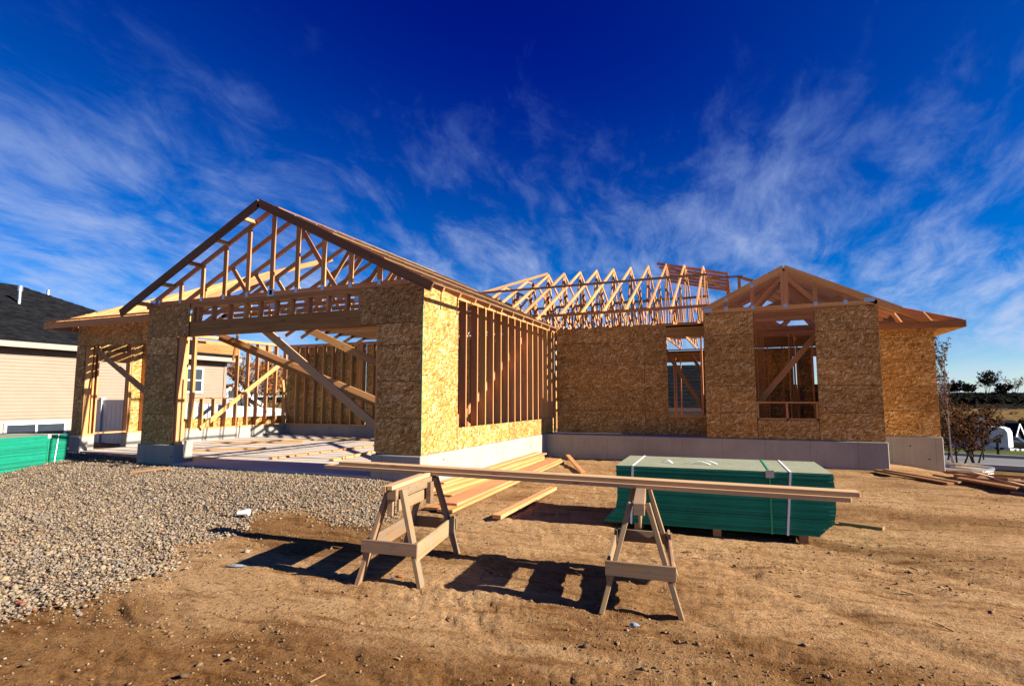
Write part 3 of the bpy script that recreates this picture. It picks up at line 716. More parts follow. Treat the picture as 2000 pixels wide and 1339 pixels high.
MB().box((-2.1, RW - .08, 3.14), (1.5, 0, 0), (0, 0, .36), (0, .07, 0)).build('window_header', 'beam_wood', H_)
for x in (-2.45, -2.38, -2.20): stud_y(x, RW - .3, .65, 3.1, mat='lumber')
plate((GX1, RW - .09, 3.44), (4.3, RW - .09, 3.44))
PX = -.62
for y in np.arange(16.0, 22.6, .406): stud_x(PX, float(y), d_=.09)
plate((PX, 15.9, 3.42), (PX, 22.7, 3.42), .09); plate((PX, 15.9, .63), (PX, 22.7, .63), .09)
for x in np.arange(.75, 4.2, .406): stud_y(float(x), 18.9, d_=.09)
plate((.3, 18.9, 3.42), (4.2, 18.9, 3.42), .09)
osb_wall('y', 19.0, -.5, 1.42, HZ0, 3.0, row=3)
for x in (.34, .40, .46, .52, .58): stud_y(x, 17.2, .65, 3.44)
for x in (1.3, 1.36, 1.42): stud_y(x, 18.2, .65, 3.44)
MB().box((2.0, 18.2, 3.2), (4.6, 0, 0), (0, 0, .28), (0, .08, 0)).build('beam', 'beam_wood', H_)

# bump-out trusses
BR, BZ = .98, 4.64
def bP(y): return lambda u, z: Vector((BR + u, y, z))
bh = 1.81
def bt(u0, u1, d_=.14): return ((u0, BZ - SL * abs(u0) - d_ * .559), (u1, BZ - SL * abs(u1) - d_ * .559), d_)
bw = [((u, 3.69), (u, BZ - SL * abs(u) - .12)) for u in (-1.28, -.69, .62, 1.21)]
bpl = [((u, 3.68), .08, .09) for u in (-1.28, -.69, 0, .62, 1.21)] + [((u, BZ - SL * abs(u) - .1), .08, .09) for u in (-1.28, -.69)] + [((-1.7, 3.66), .2, .1), ((1.66, 3.70), .2, .09)]
tb = truss(bP(BYY + .01), [bt(-bh, 0), bt(0, 2.24), ((-bh, 3.645), (bh, 3.645), .09)], bw, bpl)
MB().bar((BR, BYY + .01, 3.69), (BR, BYY + .01, BZ - .12), .16, .036, (1, 0, 0)).build('king_post', 'lumber', tb)
for k in range(1, 5):
    truss(bP(BYY + .56 * k), [bt(-bh, 0, .115), bt(0, 2.24, .115), ((-bh, 3.645), (bh, 3.645), .09)], [((0, BZ - .1), (-.8, 3.69)), ((0, BZ - .1), (.8, 3.69)), ((-1.28, 3.95), (-.8, 3.69)), ((1.28, 3.95), (.8, 3.69))], [])
# right wing trusses
def wP(y): return lambda u, z: Vector((1.9 + u, y, z))
for k in range(9):
    y = 17.35 + .61 * k; zr = min(4.75, 3.6 + .5 * (y - 15.9)); fl = max(0, (4.75 - zr) / .5)
    truss(wP(y), [((-2.5, 3.55), (-fl, zr - .05), .09), ((fl, zr - .05), (2.5, 3.55), .09), ((-2.5, 3.525), (2.5, 3.525), .09)] + ([((-fl, zr - .05), (fl, zr - .05), .09)] if fl > .05 else []),
          [((0, zr - .1), (-.85, 3.57)), ((0, zr - .1), (.85, 3.57)), ((-1.3, 3.9), (-.85, 3.57)), ((1.3, 3.9), (.85, 3.57))], [])
# right wing hip roof
bar('hip_rafter', (4.86, 16.1, 3.33), (1.75, 19.21, 4.885), .14, .038, H_)
for x in (4.25, 3.64, 3.03):
    yt = 16.1 + (4.86 - x); bar('rafter', (x, 16.1, 3.33), (x, yt, 3.33 + .5 * (yt - 16.1)), .14, .038, H_)
for k in range(11):
    y = 16.7 + .61 * k; xt = max(4.86 - (y - 16.1), 1.0)
    bar('rafter', (4.86, y, 3.33), (xt, y, 3.33 + .5 * (4.86 - xt)), .14, .038, H_)
bar('fascia', (2.85, 16.08, 3.30), (4.88, 16.08, 3.30), .16, .036, H_, 'beam_wood'); bar('fascia', (4.89, 16.062, 3.30), (4.89, 23.4, 3.30), .16, .036, H_, 'beam_wood')
MB().box((4.64, 19.7, 3.215), (.46, 0, 0), (0, 7.2, 0), (0, 0, .012)).build('soffit_panel', ['osb'], H_)

# main roof: trusses across the depth of the house
MR, MZ, EV = 19.2, 6.10, 14.52
def mP(x): return lambda u, z: Vector((x, MR + u, z))
def mtruss(x, apex=None):
    a = MZ if apex is None else apex
    f = (MZ - a) / SL                        # half width of the flat top
    ev = MR - EV
    d_ = .09 * .559
    ch = [((-ev, MZ - SL * ev - d_), (-f, a - d_), .09), ((f, a - d_), (ev, MZ - SL * ev - d_), .09), ((-4.15, 3.53), (4.15, 3.53), .09)]
    if f > .1: ch.append(((-f, a - .045), (f, a - .045), .09))
    zt = lambda u: min(a, MZ - SL * abs(u)) - .09
    wb = []
    for s2 in (-1, 1):
        for (u0, u1) in ((3.15, 3.15), (3.15, 2.2), (1.9, 2.2), (1.9, 1.0), (.02, 1.0), (1.9, 1.9)):
            wb.append(((s2 * u0, zt(u0)), (s2 * u1, 3.57)))
        wb.append(((s2 * 4.0, zt(4.0)), (s2 * 3.3, 3.57)))
    if f < .1: wb.append(((0, a - .12), (0, 3.57)))
    truss(mP(x), ch, wb, [])
for k in range(8): mtruss(-6.46 + .602 * k)
mtruss(-1.64, 5.93); mtruss(-1.03, 5.76)
for k in range(1, 6): mtruss(-6.46 - .602 * k, max(MZ - .32 * k * .94, 4.0))
bar('hip_rafter', (-6.5, 19.2, 6.10), (-11.0, 14.7, 3.85), .09, .038, H_); bar('hip_rafter', (-6.5, 19.2, 6.10), (-11.0, 23.7, 3.85), .09, .038, H_)
for (y, z, x0, x1, m_) in ((14.5, 3.80, -5.1, -.62, 'lumber'), (17.3, 5.18, -9.2, -.85, 'scrap_wood'), (21.1, 5.18, -6.9, -1.0, 'scrap_wood'), (18.25, 4.66, -6.9, -2.4, 'scrap_wood'), (17.2, 4.25, -6.8, -2.4, 'scrap_wood'), (16.4, 3.62, -6.8, -.9, 'scrap_wood'), (20.2, 3.62, -6.8, -.9, 'scrap_wood')):
    bar('lath', (x0, y, z), (x1, y, z + .03), .075, .025, H_, m_)
# short cross trusses at the right end of the ridge
for k in range(6):
    y = 19.2 + .61 * k
    P = (lambda yy: (lambda u, z: Vector((-2.4 + u, yy, z))))(y)
    truss(P, [((-.15, 6.12), (2.1, 5.56), .09)], [((2.07, 3.6), (2.07, 5.53))] + ([((.25, 5.95), (1.05, 5.52)), ((1.05, 5.72), (2.02, 5.05))] if k == 0 else []), [])
bar('lath', (-.75, 17.6, 5.15), (.12, 17.6, 5.13), .04, .09, H_, 'scrap_wood'); bar('web', (.02, 17.63, 3.6), (.02, 17.63, 5.12), .09, .038, H_, up=(1, 0, 0))
bar('rafter', (0, 17.66, 5.14), (1.0, 17.66, 4.72), .09, .038, H_)
bar('lath', (-1.9, 18.6, 4.75), (-1.0, 18.6, 4.78), .07, .03, H_, 'scrap_wood'); bar('lath', (-1.1, 17.4, 4.2), (-.1, 17.4, 4.25), .07, .03, H_, 'scrap_wood')

# ------------------------------------------------------------------ neighbouring houses, fences, street
def hip_roof(parent, x0, x1, y0, y1, ze, slope, along='x', mat='shingle', course=.30, name='roof'):
    """hip roof built of lapped courses, ridge along 'along'"""
    m_ = MB(); w_ = min(x1 - x0, y1 - y0) / 2
    n = max(2, int(w_ * math.sqrt(1 + slope * slope) / course)); lap = .022
    def ring(t_): return [(x0 + t_, y0 + t_), (x1 - t_, y0 + t_), (x1 - t_, y1 - t_), (x0 + t_, y1 - t_)]
    for k in range(n):
        ta, tb = w_ * k / n, w_ * (k + 1) / n
        A = ring(ta); B = ring(tb)
        za = ze + slope * ta + lap; zb = ze + slope * tb
        for i in range(4):
            j = (i + 1) % 4
            p = [Vector((*A[i], za)), Vector((*A[j], za)), Vector((*B[j], zb)), Vector((*B[i], zb))]
            if (p[2] - p[3]).length < .01: p = p[:3]
            m_.face(p, [(q.x, q.y) for q in p])
            a0, a1 = Vector((*A[i], za - lap)), Vector((*A[j], za - lap))
            m_.face([a0, a1, p[1], p[0]], [(0, 0), (1, 0), (1, .02), (0, .02)])
    return m_.build(name, mat, parent)
def lap_siding(parent, axis, pos, u0, u1, z0, z1, out, mat='siding', lap=.115, name='siding', gable=None):
    m_ = MB(); z = z0
    while z < z1 - .01:
        zt = min(z + lap, z1); ua, ub = u0, u1
        if gable:
            uc, zc, sl_ = gable; zz_ = max(0, (z - zc)); ua, ub = max(u0, uc - (u1 - u0) / 2 + zz_ / sl_), min(u1, uc + (u1 - u0) / 2 - zz_ / sl_)
            if ub - ua < .05: break
        def q(u, zv, d): return (pos + out * d, u, zv) if axis == 'x' else (u, pos + out * d, zv)
        m_.face([q(ua, z, .018), q(ub, z, .018), q(ub, zt, .002), q(ua, zt, .002)], [(0, 0), (1, 0), (1, 1), (0, 1)])
        m_.face([q(ua, z, .002), q(ub, z, .002), q(ub, z, .018), q(ua, z, .018)], [(0, 0), (1, 0), (1, 1), (0, 1)])
        z = zt
    return tag(m_.build(name, mat, parent), kind='stuff')
def window(parent, axis, pos, out, u0, u1, z0, z1, split='h', mat='white_paint'):
    def bx(m_, ua, ub, za, zb, d0, d1):
        if axis == 'x': m_.box((pos + out * (d0 + d1) / 2, (ua + ub) / 2, (za + zb) / 2), (0, ub - ua, 0), (0, 0, zb - za), (d1 - d0, 0, 0))
        else: m_.box(((ua + ub) / 2, pos + out * (d0 + d1) / 2, (za + zb) / 2), (ub - ua, 0, 0), (0, 0, zb - za), (0, d1 - d0, 0))
    f = MB(); t_ = .075
    bx(f, u0, u1, z1 - t_, z1, .0, .06); bx(f, u0, u1, z0, z0 + t_, .0, .065)
    bx(f, u0, u0 + t_, z0 + t_, z1 - t_, .0, .058); bx(f, u1 - t_, u1, z0 + t_, z1 - t_, .0, .058)
    if split == 'h': bx(f, u0 + t_, u1 - t_, (z0 + z1) / 2 - .03, (z0 + z1) / 2 + .03, .0, .05)
    elif split == 'v': bx(f, (u0 + u1) / 2 - .03, (u0 + u1) / 2 + .03, z0 + t_, z1 - t_, .0, .05)
    fr = f.build('window', mat, parent)
    p_ = MB(); bx(p_, u0 + t_, u1 - t_, z0 + t_, z1 - t_, .006, .02); p_.build('pane', 'glass_dark', fr)
    c_ = MB(); bx(c_, u0 + t_ + .02, u0 + (u1 - u0) * .45, z0 + t_ + .02, z0 + (z1 - z0) * .48, .021, .024); 
    return fr
# left neighbour: lit side wall, dark hip roof
NX, NY0, NY1 = -22.0, 5.2, 18.75
nb = root('neighbour_house', (NX, 12, 0), 'finished beige house with lap siding and dark hip roof left of the framed house', 'house')
blk('wall', NX - 11, NX - .02, NY0, NY1, .84, 3.26, 'siding', nb)
blk('foundation', NX - 10.98, NX + .01, NY0 + .02, NY1 - .02, -1.0, .838, 'concrete', nb)
lap_siding(nb, 'x', NX - .015, NY0, NY1, .87, 3.22, 1); lap_siding(nb, 'y', NY1 + .002, NX - 11, NX - .03, .87, 3.22, 1); lap_siding(nb, 'y', NY0 - .002, NX - 11, NX - .03, .87, 3.22, -1)
blk('corner_trim', NX - .04, NX + .035, NY1 - .1, NY1 + .03, .84, 3.22, 'siding', nb)
hip_roof(nb, NX - 11.5, NX + .45, NY0 - .45, NY1 + .45, 3.375, .47)
for nm, a in (('fascia', (NX + .40, NX + .46, NY0 - .46, NY1 + .46)), ):
    blk(nm, a[0], a[1], a[2], a[3], 3.19, 3.37, 'trim_tan', nb)
blk('fascia', NX - 11.4, NX + .398, NY1 + .40, NY1 + .455, 3.19, 3.37, 'trim_tan', nb); blk('fascia', NX - 11.4, NX + .398, NY0 - .455, NY0 - .40, 3.19, 3.37, 'trim_tan', nb)
blk('soffit', NX - 11.4, NX + .398, NY0 - .398, NY1 + .398, 3.225, 3.25, 'trim_tan', nb)
window(nb, 'x', NX, 1, 16.66, 17.58, 1.77, 2.87); w1 = window(nb, 'x', NX + .01, 1, 10.5, 12.3, -.02, .75, 'v')
def vent(x, y, z0, z1, r_, parent):
    m_ = MB(); n = 12
    prof = [(r_, z0), (r_, z1 - .22), (r_ * 1.5, z1 - .20), (r_ * 1.5, z1), (0.001, z1 + .02)]
    for (ra, za), (rb, zb) in zip(prof[:-1], prof[1:]):
        for i in range(n):
            a0, a1 = 2 * math.pi * i / n, 2 * math.pi * (i + 1) / n
            m_.face([(x + ra * math.cos(a0), y + ra * math.sin(a0), za), (x + ra * math.cos(a1), y + ra * math.sin(a1), za), (x + rb * math.cos(a1), y + rb * math.sin(a1), zb), (x + rb * math.cos(a0), y + rb * math.sin(a0), zb)], [(0, 0)] * 4)
    return m_.build('vent_pipe', 'galvanised', parent)
vent(-25.23, 12.2, 4.9, 5.78, .055, nb); vent(-27.2, 14.15, 5.7, 6.12, .045, nb)

# rear neighbour: low house beyond the back wall, only its roof shows through the openings
rb_ = root('neighbour_house', (-6, 36, -1.2), 'dark shingled low house seen through the openings behind the framed house', 'house')
blk('wall', -15, 4, 33.2, 41, -2.2, .95, 'siding_grey', rb_); blk('fascia', -15.5, 4.5, 32.62, 32.72, .82, 1.00, 'trim_tan', rb_)
hip_roof(rb_, -15.6, 4.6, 32.7, 41.5, 1.00, .6, course=.4)
window(rb_, 'y', 33.19, -1, -6, -4.6, -.6, .5, 'v')

# fences
def vinyl_fence(pts, h, label, post_every=2.4, cap=True):
    f = root('vinyl_fence', (pts[0][0], pts[0][1], gz(*pts[0][:2])), label, 'fence')
    for (a, b_) in zip(pts[:-1], pts[1:]):
        A = Vector(a); B = Vector(b_); L = (B - A).length; n = max(1, round(L / post_every)); d = (B - A) / n
        dn = Vector((d.x, d.y, 0)).normalized(); sd = Vector((-dn.y, dn.x, 0))
        for k in range(n + 1):
            p = A + d * k
            if k < n or b_ is pts[-1]:
                m_ = MB().box(p + Vector((0, 0, h / 2 - .2)), (0, 0, h + .45), dn * .127, sd * .127); po = m_.build('post', 'white_vinyl', f)
                MB().box(p + Vector((0, 0, h + .04)), dn * .15, sd * .15, (0, 0, .035)).build('post_cap', 'white_vinyl', po)
            if k < n:
                q = p + d; m_ = MB(); c0 = p + dn * .065; c1 = q - dn * .065; nb_ = 12
                for i in range(nb_):
                    a0 = c0.lerp(c1, i / nb_); a1 = c0.lerp(c1, (i + 1) / nb_); mid = (a0 + a1) / 2 + Vector((0, 0, h / 2))
                    ll = (a1 - a0); ll = ll * (1 - .012 / ll.length)
                    m_.box(mid, ll, (0, 0, h - .22), sd * .022)
                tag(m_.build('fence_boards', 'white_vinyl', f), kind='stuff')
                for zz_ in (.08, h - .07):
                    MB().bar(c0 + Vector((0, 0, zz_)), c1 + Vector((0, 0, zz_)), .14, .045).build('rail', 'white_vinyl', f)
    return f
vinyl_fence([(-18.5, 11.25, -.1), (-18.5, 14.4, -.18), (-18.5, 20.2, -.55), (-18.5, 27, -1.0)], 1.55, 'white vinyl privacy fence running back along the left property line')
vinyl_fence([(-18.38, 11.25, -.05), (-15.75, 11.25, -.05)], 1.55, 'short shaded vinyl fence panel between beige house and garage')
vinyl_fence([(-18.5, 27.2, -1.0), (-8, 29.0, -1.2), (0, 30.5, -1.3)], 1.5, 'white vinyl fence across the back of the lot')

# distant grey house behind the garage
def gable_house(loc, wd, dp, hw, hr, rot, label, wall='white_paint', group=None, side=None):
    """small house far off: gable end towards local -Y"""
    r_ = root('gabled_house', loc, label, 'house', group); Mx = Matrix.Rotation(rot, 3, 'Z')
    T = lambda x, y, z: Vector(loc) + Mx @ Vector((x, y, z))
    m_ = MB(); a, b_ = -wd / 2, wd / 2
    m_.face([T(a, 0, -1), T(b_, 0, -1), T(b_, 0, hw), T(0, 0, hr), T(a, 0, hw)], [(0, 0)] * 5)
    m_.face([T(b_, dp, -1), T(a, dp, -1), T(a, dp, hw), T(0, dp, hr), T(b_, dp, hw)], [(0, 0)] * 5)
    m_.face([T(b_, 0, -1), T(b_, dp, -1), T(b_, dp, hw), T(b_, 0, hw)], [(0, 0)] * 4); m_.face([T(a, dp, -1), T(a, 0, -1), T(a, 0, hw), T(a, dp, hw)], [(0, 0)] * 4)
    m_.build('wall', wall, r_)
    for s_ in (-1, 1):
        e = Vector((s_ * wd / 2, 0, hw - hr)).normalized(); L_ = math.hypot(wd / 2, hr - hw) + .5
        c_ = T(0, dp / 2, hr + .12) + Mx @ (e * L_ / 2)
        MB().box(c_, Mx @ (e * L_), Mx @ Vector((0, dp + .9, 0)), Mx @ (Vector((0, 1, 0)).cross(e) * .16)).build('roof', 'shingle', r_)
        MB().bar(T(0, -.5, hr + .02), T(0, -.5, hr + .02) + Mx @ (e * L_), .30, .06).build('barge_board', 'white_paint', r_)
    for (u0, u1, z0, z1) in ((-wd * .28, -wd * .08, 1.0, 2.3), (wd * .08, wd * .28, 1.0, 2.3), (-wd * .08, wd * .08, hw + .4, hw + 1.5)):
        f = MB().box(T((u0 + u1) / 2, -.03, (z0 + z1) / 2), Mx @ Vector((u1 - u0, 0, 0)), (0, 0, z1 - z0), Mx @ Vector((0, .06, 0))).build('window', 'white_paint', r_)
        MB().box(T((u0 + u1) / 2, -.07, (z0 + z1) / 2), Mx @ Vector((u1 - u0 - .2, 0, 0)), (0, 0, z1 - z0 - .2), Mx @ Vector((0, .03, 0))).build('pane', 'glass_dark', f)
    return r_
def polar(px, D):   # ground point seen at picture column px, D metres along the view
    a = math.atan((px - 1000) / 1095.0) - YAW; r_ = D / math.cos(a + YAW)
    return math.sin(a) * r_, math.cos(a) * r_
x, y = polar(452, 62); gable_house((x, y, gz(x, y) - .5), 6, 9, 1.6, 3.5, R(75), 'distant grey gabled house glimpsed beside the beige house corner', 'siding_grey')

# street below the lot on the right
def road():
    d = Vector((.319, .948, 0)); s_ = Vector((.948, -.319, 0)); m_ = MB(); kb = MB()
    for k in range(-4, 16):
        a = d * 50.5 + s_ * (k * 6.0); b_ = d * 50.5 + s_ * ((k + 1) * 6.0)
        z = lambda p: gz(p.x, p.y) + .10
        p = [a - d * 4, b_ - d * 4, b_ + d * 4, a + d * 4]
        za, zb = gz(a.x, a.y) + .16, gz(b_.x, b_.y) + .16
        zs = [za, zb, zb, za]
        m_.face([Vector((q.x, q.y, zq)) for q, zq in zip(p, zs)], [(q.x, q.y) for q in p])
        for off in (-4.12, 4.12):
            kb.bar(Vector((a.x, a.y, za + .06)) + d * off, Vector((b_.x, b_.y, zb + .06)) + d * off, .30, .22)
    tag(m_.build('road', 'asphalt'), kind='structure'); tag(kb.build('kerb', 'kerb'), kind='structure')
road()
def mailbox(px, D, label):
    x, y = polar(px, D); z = gz(x, y); r_ = root('mailbox', (x, y, z), label, 'mailbox', 'mailboxes by the street')
    MB().box((x, y, z + .55), (0, 0, 1.2), (.12, 0, 0), (0, .12, 0)).build('post', 'bark_dark', r_)
    m_ = MB(); n = 8; w_, h_, l_ = .32, .30, .62
    prof = [(-w_ / 2, 0), (w_ / 2, 0), (w_ / 2, h_)] + [(w_ / 2 * math.cos(t_), h_ + w_ / 2 * math.sin(t_)) for t_ in np.linspace(0, math.pi, n)[1:-1]] + [(-w_ / 2, h_)]
    for yy in (-l_ / 2, l_ / 2):
        pts = [(x + u, y + yy, z + 1.15 + v) for u, v in prof]; m_.face(pts if yy < 0 else pts[::-1], [(0, 0)] * len(pts))
    for i in range(len(prof)):
        (u0, v0), (u1, v1) = prof[i], prof[(i + 1) % len(prof)]
        m_.face([(x + u0, y - l_ / 2, z + 1.15 + v0), (x + u0, y + l_ / 2, z + 1.15 + v0), (x + u1, y + l_ / 2, z + 1.15 + v1), (x + u1, y - l_ / 2, z + 1.15 + v1)], [(0, 0)] * 4)
    m_.build('box', 'dark_paint', r_)
mailbox(1890, 40, 'dark mailbox on a thick post, nearer the birch'); mailbox(1940, 43, 'dark mailbox on a thick post, nearer the parked car')
def pole(px, D, h, label):
    x, y = polar(px, D); z = gz(x, y); r_ = root('street_sign', (x, y, z), label, 'sign')
    MB().box((x, y, z + h / 2), (0, 0, h + .4), (.07, 0, 0), (0, .07, 0)).build('pole', 'dark_paint', r_); MB().box((x, y - .06, z + h - .05), (.5, 0, 0), (0, 0, .3), (0, .03, 0)).build('plate', 'steel', r_)
pole(1911, 40, 3.0, 'thin street pole standing between the two mailboxes')
gp = ((1938, 84, 'white gabled house downhill, behind the parked dark car'), (1978, 80, 'white gabled house downhill at the right edge'), (2012, 92, 'white gabled house beyond the right picture edge'))
for i, (px, D, lb) in enumerate(gp):
    x, y = polar(px, D); gable_house((x, y, gz(x, y) - 1.9), 5.0, 5, 3.0, 5.6, R(48 + 6 * i), lb, 'white_paint', 'white houses down the hill')
x, y = polar(1890, 95); gable_house((x, y, gz(x, y) - .6), 9, 8, 2.6, 4.6, R(-60), 'dark low house half hidden behind the rusty trees', 'siding_grey')
def car(px, D, rot, label):
    x, y = polar(px, D); z = gz(x, y) + .05; r_ = root('parked_car', (x, y, z), label, 'car'); Mx = Matrix.Rotation(rot, 3, 'Z')
    T = lambda u, v, w_: Vector((x, y, z)) + Mx @ Vector((u, v, w_))
    prof = [(-2.3, .35), (-2.35, .9), (-2.15, 1.05), (-1.75, 1.68), (.45, 1.72), (1.15, 1.12), (2.15, .98), (2.35, .75), (2.3, .35)]
    m_ = MB(); hw = .92
    for i in range(len(prof)):
        a, b_ = prof[i], prof[(i + 1) % len(prof)]; ia = .14 if a[1] > 1.3 else 0; ib = .14 if b_[1] > 1.3 else 0
        m_.face([T(a[0], -hw + ia, a[1]), T(a[0], hw - ia, a[1]), T(b_[0], hw - ib, b_[1]), T(b_[0], -hw + ib, b_[1])], [(0, 0)] * 4)
    for s_ in (-1, 1):
        pts = [T(u, s_ * (hw - (.14 if v > 1.3 else 0)), v) for u, v in prof]; m_.face(pts if s_ < 0 else pts[::-1], [(0, 0)] * len(pts))
    b_ = m_.build('body', 'dark_paint', r_)
    for s_ in (-1, 1):
        g = MB()
        g.face([T(-1.95, s_ * .935, 1.1), T(.95, s_ * .935, 1.12), T(.38, s_ * .82, 1.6), T(-1.65, s_ * .82, 1.58)], [(0, 0)] * 4); g.build('side_window', 'glass_dark', r_)
        for u in (-1.4, 1.45):
            wm = MB(); n = 14
            for i in range(n):
                a0, a1 = 2 * math.pi * i / n, 2 * math.pi * (i + 1) / n; c0 = (math.cos(a0) * .36, math.sin(a0) * .36); c1 = (math.cos(a1) * .36, math.sin(a1) * .36)
                wm.face([T(u + c0[0], s_ * .74, .36 + c0[1]), T(u + c1[0], s_ * .74, .36 + c1[1]), T(u + c1[0], s_ * .96, .36 + c1[1]), T(u + c0[0], s_ * .96, .36 + c0[1])], [(0, 0)] * 4)
                wm.face([T(u, s_ * .96, .36), T(u + c0[0], s_ * .96, .36 + c0[1]), T(u + c1[0], s_ * .96, .36 + c1[1])], [(0, 0)] * 3)
            wh = wm.build('wheel', 'rubber', r_)
            MB().box(T(u, s_ * .965, .36), Mx @ Vector((.3, 0, 0)), (0, 0, .3), Mx @ Vector((0, .02, 0))).build('rim', 'steel', wh)
        MB().box(T(2.33, s_ * .65, .78), Mx @ Vector((.05, 0, 0)), Mx @ Vector((0, .35, 0)), (0, 0, .14)).build('headlight', 'white_paint', r_)
car(1972, 72, R(-28), 'dark car parked on the street below the lot')
def trailer(px, D, label):
    x, y = polar(px, D); z = gz(x, y); r_ = root('camper_trailer', (x, y, z), label, 'trailer'); Mx = Matrix.Rotation(R(-30), 3, 'Z')
    T = lambda u, v, w_: Vector((x, y, z)) + Mx @ Vector((u, v, w_))
    prof = [(-3, .55), (3, .55), (3, 2.3), (2.8, 2.75), (2.3, 2.95), (-2.6, 2.95), (-3, 2.6)]; m_ = MB()
    for i in range(len(prof)):
        a, b_ = prof[i], prof[(i + 1) % len(prof)]; m_.face([T(a[0], -1.1, a[1]), T(b_[0], -1.1, b_[1]), T(b_[0], 1.1, b_[1]), T(a[0], 1.1, a[1])], [(0, 0)] * 4)
    for s_ in (-1, 1):
        pts = [T(u, s_ * 1.1, v) for u, v in prof]; m_.face(pts if s_ < 0 else pts[::-1], [(0, 0)] * len(pts))
    m_.build('body', 'white_paint', r_)
    for u in (-1.6, .7): MB().box(T(u, -1.12, 1.9), Mx @ Vector((1.0, 0, 0)), (0, 0, .6), Mx @ Vector((0, .03, 0))).build('window', 'glass_dark', r_)
    for u in (-.5, .4): MB().box(T(u, -1.0, .35), Mx @ Vector((.6, 0, 0)), (0, 0, .7), Mx @ Vector((0, .25, 0))).build('wheel', 'rubber', r_)
trailer(1905, 70, 'white round cornered camper trailer parked behind the rusty trees')

# ------------------------------------------------------------------ trees
def tree(loc, h, spread, label, leaf='leaf_orange', bark='bark_dark', nleaf=900, lsz=.09, name='bare_tree', slim=False, group=None, seed=0, stems=1, dens=1.0, cat='tree'):
    rg = random.Random(seed); base = Vector(loc); r_ = root(name, loc, label, cat, group); tips = []
    m_ = MB()
    def seg(a, b_, ra, rb):
        d = (b_ - a).normalized(); s1 = d.orthogonal().normalized(); s2 = d.cross(s1); n = 4 if ra < .05 else 6
        for i in range(n):
            a0, a1 = 2 * math.pi * i / n, 2 * math.pi * (i + 1) / n; v0 = s1 * math.cos(a0) + s2 * math.sin(a0); v1 = s1 * math.cos(a1) + s2 * math.sin(a1)
            m_.face([a + v0 * ra, a + v1 * ra, b_ + v1 * rb, b_ + v0 * rb], [(0, 0)] * 4)
    def grow(p, d, L, r0, lev):
        n = 4 if lev == 0 else 3; q = p
        for i in range(n):
            d2 = (d + Vector((rg.gauss(0, 0.008 if slim and lev == 0 else .10), rg.gauss(0, 0.008 if slim and lev == 0 else .10), .05))).normalized(); e = q + d2 * L / n
            ra = r0 * (1 - i / n * .7); rb_2 = r0 * (1 - (i + 1) / n * .7); seg(q, e, ra, rb_2)
            if lev < 3 and (i > 0 or lev > 0):
                for _ in range((3 if lev == 0 else 2)):
                    az = rg.uniform(0, 2 * math.pi); out_ = Vector((math.cos(az), math.sin(az), 0)); w_ = (.45 if slim else 1.0) * spread
                    nd = (d2 * (1.1 if slim else .75) + out_ * rg.uniform(.5, 1.0) * w_).normalized()
                    grow(e, nd, L * rg.uniform(.38, .6) * (1.0 if lev else (.55 if slim else .85)), rb_2 * .55 + .003, lev + 1)
            q = e; d = d2
            if lev >= 2: tips.append((p, e))
        tips.append((p, q))
    for s_ in range(stems):
        az = 2 * math.pi * s_ / stems; grow(base + Vector((math.cos(az), math.sin(az), 0)) * (.1 if stems > 1 else 0), Vector((math.cos(az) * (.35 if stems > 1 else 0), math.sin(az) * (.35 if stems > 1 else 0), 1)).normalized(), h * (.8 if not slim else .95), (h * .007 + .012) if slim else (h * .013 + .02), 0)
    m_.build('trunk', bark, r_)
    c_ = MB(); n = int(nleaf * dens)
    for _ in range(n):
        a, b_ = rg.choice(tips); p = a.lerp(b_, rg.uniform(.3, 1.05)) + Vector((rg.gauss(0, .05), rg.gauss(0, .05), rg.gauss(0, .05))) * h * .25
        u = Vector((rg.gauss(0, 1), rg.gauss(0, 1), rg.gauss(0, 1))).normalized(); v = u.orthogonal().normalized(); s1 = lsz * rg.uniform(.6, 1.4)
        c_.face([p - u * s1, p + v * s1 * .6, p + u * s1, p - v * s1 * .6], [(0, 0)] * 4)
    if n: c_.build('crown', leaf, r_)
    return r_
def tree_at(px, D, h, *a, dz=0, **k):
    x, y = polar(px, D); return tree((x, y, gz(x, y) - .1 + dz), h, *a, **k)
tree_at(1850, 24, 4.7, .5, 'tall slim birch with a pale trunk right of the house corner', 'leaf_rust', 'bark_white', 900, .055, 'birch_tree', True, seed=3, dens=1.0)
tree_at(1862, 33, 3.4, 1.0, 'rust leaved tree beside the birch trunk', 'leaf_rust', 'bark_dark', 1500, .075, 'bare_tree', seed=5, stems=3, group='rusty trees on the slope')
tree_at(1895, 38, 3.2, 1.0, 'rust leaved tree above the nearer mailbox', 'leaf_rust', 'bark_dark', 1300, .08, 'bare_tree', seed=8, stems=3, group='rusty trees on the slope')
tree_at(1838, 40, 3.8, 1.0, 'rust leaved tree directly behind the house corner', 'leaf_rust', 'bark_dark', 1300, .08, 'bare_tree', seed=12, stems=2, group='rusty trees on the slope')
tree_at(1880, 62, 4.2, .8, 'dark rusty tree in front of the camper trailer', 'leaf_rust', 'bark_dark', 1600, .10, 'bare_tree', seed=15, stems=2, group='rusty trees on the slope')
tree_at(1912, 66, 4.6, .8, 'dark rusty tree behind the street pole', 'leaf_rust', 'bark_dark', 1500, .10, 'bare_tree', seed=25, stems=2, group='rusty trees on the slope')
tree_at(500, 46, 4.3, .9, 'orange leaved tree behind the garage, nearest the beige house', 'leaf_orange', 'bark_dark', 1300, .12, 'bare_tree', seed=21, stems=2, group='autumn trees behind the garage')
tree_at(535, 52, 4.2, 1.0, 'orange leaved tree seen through the middle garage studs', 'leaf_orange', 'bark_dark', 1300, .12, 'bare_tree', seed=22, stems=3, group='autumn trees behind the garage')
